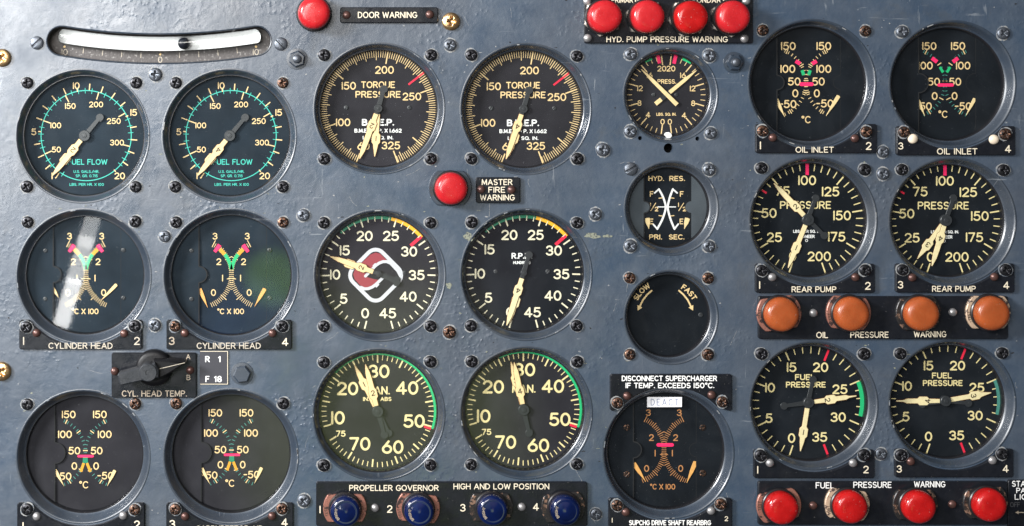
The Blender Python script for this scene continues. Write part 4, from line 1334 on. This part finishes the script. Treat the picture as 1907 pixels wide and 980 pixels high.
# placard with selector code
pc = thing('placard', 'flat black placard with a thin pale border reading R 1 over F 18', 'placard', 398.5, 684.5, 0.2)
b = MB(); b.prism([(-26.5, -31.5), (26.5, -31.5), (26.5, 31.5), (-26.5, 31.5)], 0, 2.5, 'placard', 0.5); b.build('plate_body', pc)
b = MB()
b.stroke([(-25.5, -30.5), (25.5, -30.5), (25.5, 30.5), (-25.5, 30.5)], 1.0, 2.6, 'letter', cap=False); b.build('border_marking', pc, smooth=False)
b = MB(); b.text('R', -12, 16, 11.5, 2.62, 'white', weight=.17); b.text('i', 10.5, 16, 11.5, 2.62, 'white', weight=.17)
b.text('F', -12, -21, 11.5, 2.62, 'white', weight=.17); b.text('i8', 7.5, -21, 11.5, 2.62, 'white', weight=.17); b.build('lettering', pc, smooth=False)

# ------------------------------------------------------------------ selector knob on its plate
plate('square black plate lettered CYL. HEAD TEMP. under the selector knob', (208.5, 656, 366, 739.5),
      [('CYL. HEAD TEMP.', 287.5, 733, 11.5, 121, 'letter_dim'), ('A', 350.5, 664.5, 9.5, None, 'letter_dim'), ('B', 351, 703, 10, None, 'letter_dim')], (), [(354, 690), (213.5, 692)])
kn = thing('selector_knob', 'black pointer knob with a raised grip bar on the square CYL. HEAD TEMP. plate', 'knob', *on_panel(287, 685, 12), PT + 0.2)
b = MB(); b.lathe([(34, 0), (34.5, 4), (33, 12), (30, 15), (24, 16), (0.5, 16)], 'skirt', 56, cap_end=True); b.build('knob_skirt', kn, angle=40)
ang = 13.5
c_, s_ = math.cos(R_(ang)), math.sin(R_(ang)); rk = lambda p: (p[0] * c_ - p[1] * s_, p[0] * s_ + p[1] * c_)
b = MB(); b.prism([rk(p) for p in [(-62, -12), (-64, -9), (-64, 8), (-61, 11), (-10, 12.5), (8, 14), (12, 0), (8, -14), (-10, -12.5)]], 15.5, 40, 'grip', 2.2); b.build('grip_bar', kn, angle=25)
b = MB(); b.prism([rk(p) for p in [(6, -19), (6, 19), (30, 13), (60, 2), (63, 0), (60, -2), (30, -13)]], 4, 30, 'skirt', 3.0); b.build('pointer', kn, angle=25)  # pointer near black: the shade on this side is put into its colour
b = MB(); b.lathe([(16.5, 15), (16.5, 41), (15.2, 42.2), (5, 42.2), (4.4, 41.2), (0.5, 41.2)], 'grip', 40, cx=rk((-8, 0))[0], cy=rk((-8, 0))[1], cap_end=True); b.build('knob_cap', kn)
b = MB(); b.stroke([rk((10, 0)), rk((60, 0))], 1.0, 30.2, 'letter_mid'); b.build('line_marking', kn, smooth=False)


# ------------------------------------------------------------------ warning lamps
def flatted(r, fl, n=48):
    out = []
    for i in range(n):
        a = 2 * math.pi * i / n
        out.append((r * math.cos(a), max(-fl, min(fl, r * math.sin(a)))))
    dd = [out[0]]
    for p in out[1:]:
        if (Vector(p) - Vector(dd[-1])).length > 0.05: dd.append(p)
    return dd


def hexagon(r, rot):
    return [(r * math.cos(R_(rot + 60 * i)), r * math.sin(R_(rot + 60 * i))) for i in range(6)]


def lamp(label, cap_px, r, cap_m, base, group, z0=PT, base_m='collar_copper', cap_h=27, rot=0, name='warning_lamp', text=None, base_rot=0, base_r=None, cat='warning lamp', fl=0.80):
    zc = z0 + 6 + cap_h * 0.8
    px, py = on_panel(cap_px[0], cap_px[1], zc)
    o = thing(name, label, cat, px, py, z0 + 0.1 + (0.2 if z0 > 1 else 0), group)
    b = MB()
    if base == 'collar':
        rr = base_r or 42
        pts = [((x * math.cos(R_(base_rot)) - y * math.sin(R_(base_rot))), (x * math.sin(R_(base_rot)) + y * math.cos(R_(base_rot)))) for x, y in flatted(rr, rr * fl)]
        b.prism(pts, 0, 5.0, base_m, 1.1)
        b.build('collar', o, angle=28)
        t = MB(); t.arc_text('TEST', 0, 0, rr - 4.8, -100 + base_rot, 5.6, 5.08, 'ink', 0.18)
        t.build('lettering', o, smooth=False)
    else:
        b.prism(hexagon(base_r or 38, rot), 0, 8.0, base_m, 1.8); b.build('nut', o, angle=25)
    b = MB(); b.lathe([(r + 3.0, 4.5), (r + 3.0, 9), (r + 1.5, 10.5), (r - 3, 10.5)], 'socket', 48); b.build('socket_ring', o)
    h0 = 8.0; top = 6 + cap_h
    b = MB()
    if cap_m == 'cap_blue':
        b.lathe([(r - 1, h0), (r, h0 + 1), (r, top - 9), (r - 1.0, top - 5), (r - 4, top - 2), (r - 7, top - 1), (r - 9, top - 1.6), (r - 11, top - 1.2), (9, top + 0.6), (1, top + 1.2)], cap_m, 64, cap_end=True)
    else:
        b.lathe([(r - 1, h0), (r, h0 + 1.5), (r - 0.2, top - 13), (r - 1.0, top - 8), (r - 3.2, top - 4.2), (r - 7, top - 1.6), (r - 12, top - 0.4), (r - 18, top), (1, top + 0.3)], cap_m, 64, cap_end=True)
    cp = b.build('lamp_cap', o, angle=55)
    if text:
        t = MB(); t.arc_text(text, 0, 0, r - 9.6, text_a := -100 + base_rot, 5.0, top - 0.3, 'letter_dim', 0.16, inward=False); t.build('lettering', cp, smooth=False)
    return o


lamp('round pinkish red lamp at the top edge next to the DOOR WARNING plate', (585.3, 24), 30, 'cap_pink', 'hex', None, 0, 'paint_bezel', 34, 10, base_r=34)
lamp('round pinkish red lamp next to the MASTER FIRE WARNING plate', (841.5, 352), 30, 'cap_pink', 'collar', None, 0, 'paint_bezel', 30, base_r=40)
HG = 'red hydraulic pump warning lamps'
for i, (x, y, lb, rt) in enumerate([(1128.5, 30.6, 'red hydraulic pump lamp nearest the torque gauge', 22), (1208, 30.6, 'red hydraulic pump lamp above the words PUMP PRESSURE, second from the torque gauge', 47),
                                    (1288.7, 32, 'glossiest red hydraulic pump lamp, above the word PRESSURE', 10), (1367.5, 31.5, 'red hydraulic pump lamp nearest the oil inlet gauge', 35)]):
    lamp(lb, (x, y), 30.7, 'cap_red' if i == 2 else 'cap_pink', 'hex', HG, PT, 'nut', 30, rt, base_r=36.5)
OG = 'orange oil pressure warning lamps'
for x, y, lb, cm, br in [(1458.3, 587, 'orange oil lamp on a copper collar below the number one', 'collar_copper', 8), (1589, 586, 'orange oil lamp above the gap between OIL and PRESSURE', 'collar_copper', -4),
                         (1719.5, 586, 'orange oil lamp on a dark collar above the word WARNING', 'collar_black', 5), (1851, 585, 'brightest orange oil lamp at the outer end of its plate', 'collar_tan', 0)]:
    lamp(lb, (x, y), 31.8, 'cap_orange', 'collar', OG, PT, cm, 23, base_rot=br, base_r=41.5, fl=0.73)
FG = 'red fuel pressure warning lamps'
for x, y, lb, cm, br in [(1458.5, 948.5, 'red fuel lamp on a copper collar at the inner end of its plate', 'collar_copper', 10), (1587, 946.5, 'red fuel lamp on a tan collar below the word PRESSURE', 'collar_tan', -6),
                         (1714.5, 946.5, 'red fuel lamp on a black collar below the word WARNING', 'collar_black', 0), (1846.5, 943, 'red fuel lamp beside the STA PA LIG plate', 'collar_black', 4)]:
    lamp(lb, (x, y), 30.3, 'cap_red', 'collar', FG, PT, cm, 25, base_rot=br, base_r=41.5, fl=0.66)
BG = 'blue propeller governor lamps'
for x, y, lb, cm, br, in [(643.5, 953.5, 'blue governor lamp beside the number one', 'collar_copper', 0), (781, 953.5, 'blue governor lamp on the reddest copper collar', 'collar_copper', -5),
                          (918, 951.5, 'blue governor lamp on a black collar beside the number three', 'collar_black', 0), (1053.5, 951.5, 'blue governor lamp beside the number four', 'collar_black', 6)]:
    lamp(lb, (x, y), 27.8, 'cap_blue', 'collar', BG, PT, cm, 26, base_rot=br, base_r=40.5, fl=0.63, text='BRIGHT', name='indicator_lamp', cat='indicator lamp')


# ------------------------------------------------------------------ loose fasteners on the panel
def loose(kind, x, y, label, scale=1.0, name='panel_screw', z=0.2):
    q = on_panel(x, y, 3)
    o = put(random.choice(SCREW[kind]), name, None, 0, 0, 0, random.uniform(0, 90), scale)
    o.location = wpt(q[0], q[1], z)
    tag(o, label, 'screw', 'loose screws on the panel')
    return o


loose('b', 4, 108, 'large brass screw at the panel edge level with the ball tube', 1.05)
loose('b', 3, 692, 'large brass screw at the panel edge level with the selector knob', 1.1)
loose('b', 840, 40, 'large brass screw at the end of the DOOR WARNING plate', 1.05)
o = loose('l', 68.5, 80, 'slotted screw by the dark end of the ball tube'); o.rotation_euler[1] = R_(48)
o = loose('l', 523, 82, 'slotted screw between the ball tube and a hexagon nut'); o.rotation_euler[1] = R_(-42)
loose('s', 289, 139, 'grey cross-head screw between the two fuel flow gauges, below the ball tube', 1.1)
loose('s', 838.5, 84, 'grey cross-head screw just below the brass screw, between the torque gauges')
loose('s', 565, 401, 'grey cross-head screw at the upper rim of the logo gauge')
loose('s', 1109, 399, 'grey cross-head screw beside the hydraulic reservoir gauge')
loose('r', 837, 619, 'brown-stained screw in the middle between four gauges, below the logo gauge', 1.1)
loose('s', 288, 606, 'grey cross-head screw between the two CYLINDER HEAD plates')
loose('s', 1645, 283, 'grey cross-head screw between the two OIL INLET plates', 0.95)
loose('s', 1645, 324, 'pale cross-head screw between the two oil pressure gauges', 1.0)
loose('s', 1641, 846, 'grey cross-head screw between the two wordless plates', 0.95)
loose('s', 1123, 279, 'grey cross-head screw below the small gauge lettered PRESS.', 1.1)
loose('s', 1110, 958, 'grey cross-head screw between the governor plate and the SUPCHG plate', 0.95)
loose('s', 566, 933, 'grey cross-head screw between an air temperature gauge and the governor plate', 1.05)
loose('s', 306.5, 440.5, 'flat screw head painted over, between the cylinder head gauges', 0.95)


def hexbolt(x, y, label, r, stud, rot, m='paint_bezel'):
    q = on_panel(x, y, 5)
    o = thing('hexagon_bolt', label, 'bolt', q[0], q[1], 0.2, 'hexagon bolts on the panel')
    b = MB(); b.lathe([(r * 1.25, 0), (r * 1.22, 1.6), (r * 0.9, 2)], m, 40); b.build('washer', o)
    b = MB(); b.prism(hexagon(r, rot), 1.5, 9, m, 2.2)
    b.build('bolt_head', o, angle=20)
    if stud:
        b = MB(); b.lathe([(r * 0.5, 8), (r * 0.5, 14), (r * 0.42, 16.5), (r * 0.25, 18), (0.5, 18.4)], 'screw_steel', 28, cap_end=True); b.build('stud', o)


hexbolt(450.5, 697, 'flat painted hexagon bolt beside the R 1 placard', 17, False, 8)
hexbolt(553, 110, 'hexagon nut with a protruding stud between a fuel flow and a torque gauge', 16, True, 20)
hexbolt(1368, 116.5, 'hexagon nut with a protruding stud between the PRESS. and oil inlet gauges', 16, True, 0)

# ------------------------------------------------------------------ ball inclinometer in its curved slot
ICX, ICY, IR = 296.0, 91.0, 1124.0     # bottom middle of the slot's centre line, radius of its curve


def ipt(a, off, z=None):
    """a: degrees along the curve, off: outward (down) offset; local to (ICX, ICY), y up"""
    r = IR + off
    p = (r * math.sin(R_(a)), IR - r * math.cos(R_(a)))
    return p


def smile(half_a, hw, off=0.0, n=24, m=12):
    pts = []
    e = ipt(half_a, off); tl = R_(half_a)
    for i in range(n + 1): pts.append(ipt(-half_a + 2 * half_a * i / n, off + hw))
    for i in range(1, m):
        t = -math.pi / 2 + half_a * math.pi / 180 + math.pi * i / m
        pts.append((e[0] + hw * math.cos(t), e[1] + hw * math.sin(t)))
    for i in range(n + 1): pts.append(ipt(half_a - 2 * half_a * i / n, off - hw))
    e2 = ipt(-half_a, off)
    for i in range(1, m):
        t = math.pi / 2 - half_a * math.pi / 180 + math.pi * i / m
        pts.append((e2[0] + hw * math.cos(t), e2[1] + hw * math.sin(t)))
    return pts


slot = smile(9.3, 26.5)
HOLES.append([(ICX + x, ICY - y) for x, y in smile(9.3, 27.0)])
inc = thing('ball_inclinometer', 'curved glass tube with a black ball in a smile-shaped slot', 'inclinometer', ICX, ICY, 0)
b = MB()
n = len(slot)
lip = smile(9.3, 29.0); lip2 = smile(9.3, 27.8); low = smile(9.3, 25.0)
rings = [[(x, y, 0.2) for x, y in lip], [(x, y, 1.4) for x, y in lip2], [(x, y, 0.6) for x, y in slot], [(x, y, -30) for x, y in low]]
vs = [p for r in rings for p in r]
b.add(vs, [[j * n + i, j * n + (i + 1) % n, (j + 1) * n + (i + 1) % n, (j + 1) * n + i] for j in range(2) for i in range(n)], 'paint_bezel')
b.add([p for r in rings[2:] for p in r], [[i, (i + 1) % n, n + (i + 1) % n, n + i] for i in range(n)], 'socket')
b.build('slot_rim', inc, angle=50)
b = MB(); b.flat(smile(9.3, 25.6), -28, 'tray'); b.build('tray', inc, smooth=False)


def tube(b, r, off, zc, half_a, a0, a1, m, na=40, nt=20, taper=True):
    vs, fs = [], []
    al = [-half_a * (0.955 + 0.045 * math.cos(math.pi / 2 * k / 8)) for k in range(9)]
    al += [half_a * 0.955 * (2 * k / na - 1) for k in range(1, na)] + [-x for x in reversed(al)]
    na = len(al) - 1
    for a in al:
        e = abs(a) / half_a
        rr = r * (math.sqrt(max(0.0, 1 - ((e - 0.955) / 0.045) ** 2)) if e > 0.955 and taper else 1.0)
        rr = max(rr, 0.2)
        for j in range(nt + 1):
            t = R_(a0 + (a1 - a0) * j / nt)
            p = ipt(a, off + rr * math.cos(t))
            vs.append((p[0], p[1], zc + rr * math.sin(t)))
    for i in range(na):
        for j in range(nt):
            q = i * (nt + 1) + j
            fs.append([q, q + 1, q + nt + 2, q + nt + 1])
    b.add(vs, fs, m)


b = MB(); tube(b, 13.2, -9.5, -13.5, 9.75, 172, 368, 'tube', 60, 20); b.build('tube_liner', inc, angle=60)
b = MB(); tube(b, 14.2, -9.5, -13.5, 9.85, 0, 360, 'glass', 60, 28); b.build('glass', inc, angle=60)
b = MB(); bp_ = ipt(2.33, -9.5)
b.lathe([(0.3, -2.2)] + [(11.3 * math.sin(R_(t)), -13.5 - 11.3 * math.cos(R_(t)) * -1 * -1) for t in range(10, 180, 10)] + [(0.3, -2.2)], 'ball', 32, cx=bp_[0], cy=bp_[1]) if False else None
b.lathe([(max(0.05, 11.3 * math.sin(R_(t))), -13.5 + 11.3 * math.cos(R_(t))) for t in range(180, -1, -10)], 'ball', 32, cx=bp_[0], cy=bp_[1])
b.build('ball', inc, angle=60)
b = MB()
for i in range(-5, 6):
    a = i * 1.83
    if i in (-5, 0, 5):
        p = ipt(a, 9.5); b.disc(2.2, -27.6, 'cream', 14, p[0], p[1])
    else:
        b.stroke([ipt(a, 6.5), ipt(a, 17)], 1.2, -27.7, 'letter_mid', cap=False)
for a, t in ((-9.05, '10'), (0, '0'), (9.05, '10')):
    p = ipt(a, 19.5); b.text(t, p[0], p[1], 11.5, -27.7, 'letter_mid', weight=.11)
b.build('scale_marking', inc, smooth=False)

# ------------------------------------------------------------------ the panel itself
for x, y, r in ((1245, 276, 9), (1192, 257.5, 4), (1299, 258.5, 4)):
    HOLES.append([(x + r * math.cos(2 * math.pi * i / 32), y + r * math.sin(2 * math.pi * i / 32)) for i in range(32)])
PX0, PX1, PY0, PY1 = -560, 2470, -480, 1460
pv, pe_ = [], []


def loop(pts):
    o = len(pv); n_ = len(pts)
    pv.extend(Vector(p) for p in pts)
    pe_.extend((o + i, o + (i + 1) % n_) for i in range(n_))


loop([(PX0, PY0), (PX1, PY0), (PX1, PY1), (PX0, PY1)])
for h in HOLES: loop(h)
rv, re, rf, _, _, _ = delaunay_2d_cdt(pv, pe_, [], 1, 1e-4)


def inside(p, poly):
    c = False; n_ = len(poly); j = n_ - 1
    for i in range(n_):
        xi, yi = poly[i]; xj, yj = poly[j]
        if (yi > p[1]) != (yj > p[1]) and p[0] < (xj - xi) * (p[1] - yi) / (yj - yi) + xi: c = not c
        j = i
    return c


HB = [(min(p[0] for p in h), max(p[0] for p in h), min(p[1] for p in h), max(p[1] for p in h), h) for h in HOLES]
pb = MB()
to_l = lambda p, z: (p[0] - CX0, CY0 - p[1], z)
fr = []
for f in rf:
    c = sum((rv[i] for i in f), Vector((0, 0))) / len(f)
    if any(h[0] < c.x < h[1] and h[2] < c.y < h[3] and inside(c, h[4]) for h in HB): continue
    fr.append(list(f)[::-1])
pb.add([to_l(v, 0) for v in rv], fr, 'paint')
pb.add([to_l(v, -10) for v in rv], [f[::-1] for f in fr], 'paint')
for h in HOLES + [[(PX0, PY0), (PX1, PY0), (PX1, PY1), (PX0, PY1)]]:
    n_ = len(h)
    pb.add([to_l(p, 0) for p in h] + [to_l(p, -10) for p in h], [[i, (i + 1) % n_, n_ + (i + 1) % n_, n_ + i] for i in range(n_)], 'paint')


# chips, scrapes and paint damage with a shape of their own
def blob(cx, cy, rx, ry, m, z, seed, n_=26, rough=0.35):
    rnd = random.Random(seed); ph = [rnd.uniform(0, 6.28) for _ in range(4)]
    pts = []
    for i in range(n_):
        a = 2 * math.pi * i / n_
        k = 1 + rough * (0.5 * math.sin(2 * a + ph[0]) + 0.4 * math.sin(3 * a + ph[1]) + 0.35 * math.sin(5 * a + ph[2]) + 0.3 * (rnd.random() - 0.5))
        p = (cx + rx * k * math.cos(a), cy + ry * k * math.sin(a)); pts.append(to_l(p, 0)[:2])
    pb.flat(pts, z, m)


blob(872, 441, 7, 9, 'chip_green', 0.25, 1); blob(1103, 439, 14, 5, 'chip_green', 0.25, 2)
blob(836, 532, 4.5, 6.5, 'chip_green', 0.25, 3); blob(1131, 440, 8, 3, 'chip_green', 0.25, 4)
rnd = random.Random(31)
free = lambda x, y: not any((x - (h[0] + h[1]) / 2) ** 2 + (y - (h[2] + h[3]) / 2) ** 2 < ((h[1] - h[0]) / 2 + 6) ** 2 for h in HB if h[1] - h[0] < 300)
k = 0
while k < 150:
    x, y = rnd.uniform(0, 1907), rnd.uniform(0, 980)
    if not free(x, y): continue
    k += 1
    s_ = rnd.choice((0.5, 0.6, 0.8, 0.9, 1.3))
    blob(x, y, s_ * rnd.uniform(0.8, 1.8), s_, 'chip' if rnd.random() < .75 else 'hole_and_shade', 0.2, k, 9, 0.4)
for g in GAUGES:      # knocks along the seams and round the mounting screws
    for q in range(rnd.randint(5, 10)):
        a = rnd.uniform(0, 2 * math.pi); rr = g.outer + rnd.uniform(3.5, 11)
        if rnd.random() < 0.5: a = math.pi / 4 + math.pi / 2 * rnd.randint(0, 3) + rnd.gauss(0, .09); rr = g.outer * 1.14 + rnd.uniform(-4, 18)
        x, y = g.px + rr * math.cos(a), g.py + rr * math.sin(a)
        if free(x, y): blob(x, y, rnd.uniform(0.8, 3.4), rnd.uniform(0.5, 1.5), rnd.choice(('chip', 'chip', 'chip_green', 'hole_and_shade')), 0.2, int(x * 3 + y), 12, 0.5)
k = 0
while k < 46:
    x, y = rnd.uniform(0, 1907), rnd.uniform(0, 980)
    L, a = rnd.uniform(6, 30), rnd.uniform(0, math.pi)
    x2, y2 = x + L * math.cos(a), y + L * math.sin(a)
    if not (free(x, y) and free(x2, y2)): continue
    k += 1
    mx_, my_ = (x + x2) / 2 + rnd.uniform(-2, 2), (y + y2) / 2 + rnd.uniform(-2, 2)
    pb.stroke([to_l(p, 0)[:2] for p in ((x, y), (mx_, my_), (x2, y2))], rnd.uniform(0.35, 0.7), 0.15, 'chip')
po = pb.build('instrument_panel', None, smooth=False)
po.location = (0, 0, 0)
po['kind'] = 'structure'
b = MB(); b.prism([(PX0 - CX0 + 4, CY0 - PY1 + 4), (PX1 - CX0 - 4, CY0 - PY1 + 4), (PX1 - CX0 - 4, CY0 - PY0 - 4), (PX0 - CX0 + 4, CY0 - PY0 - 4)], -70, -60, 'hole_and_shade')
bo = b.build('panel_backing', None, smooth=False); bo['kind'] = 'structure'
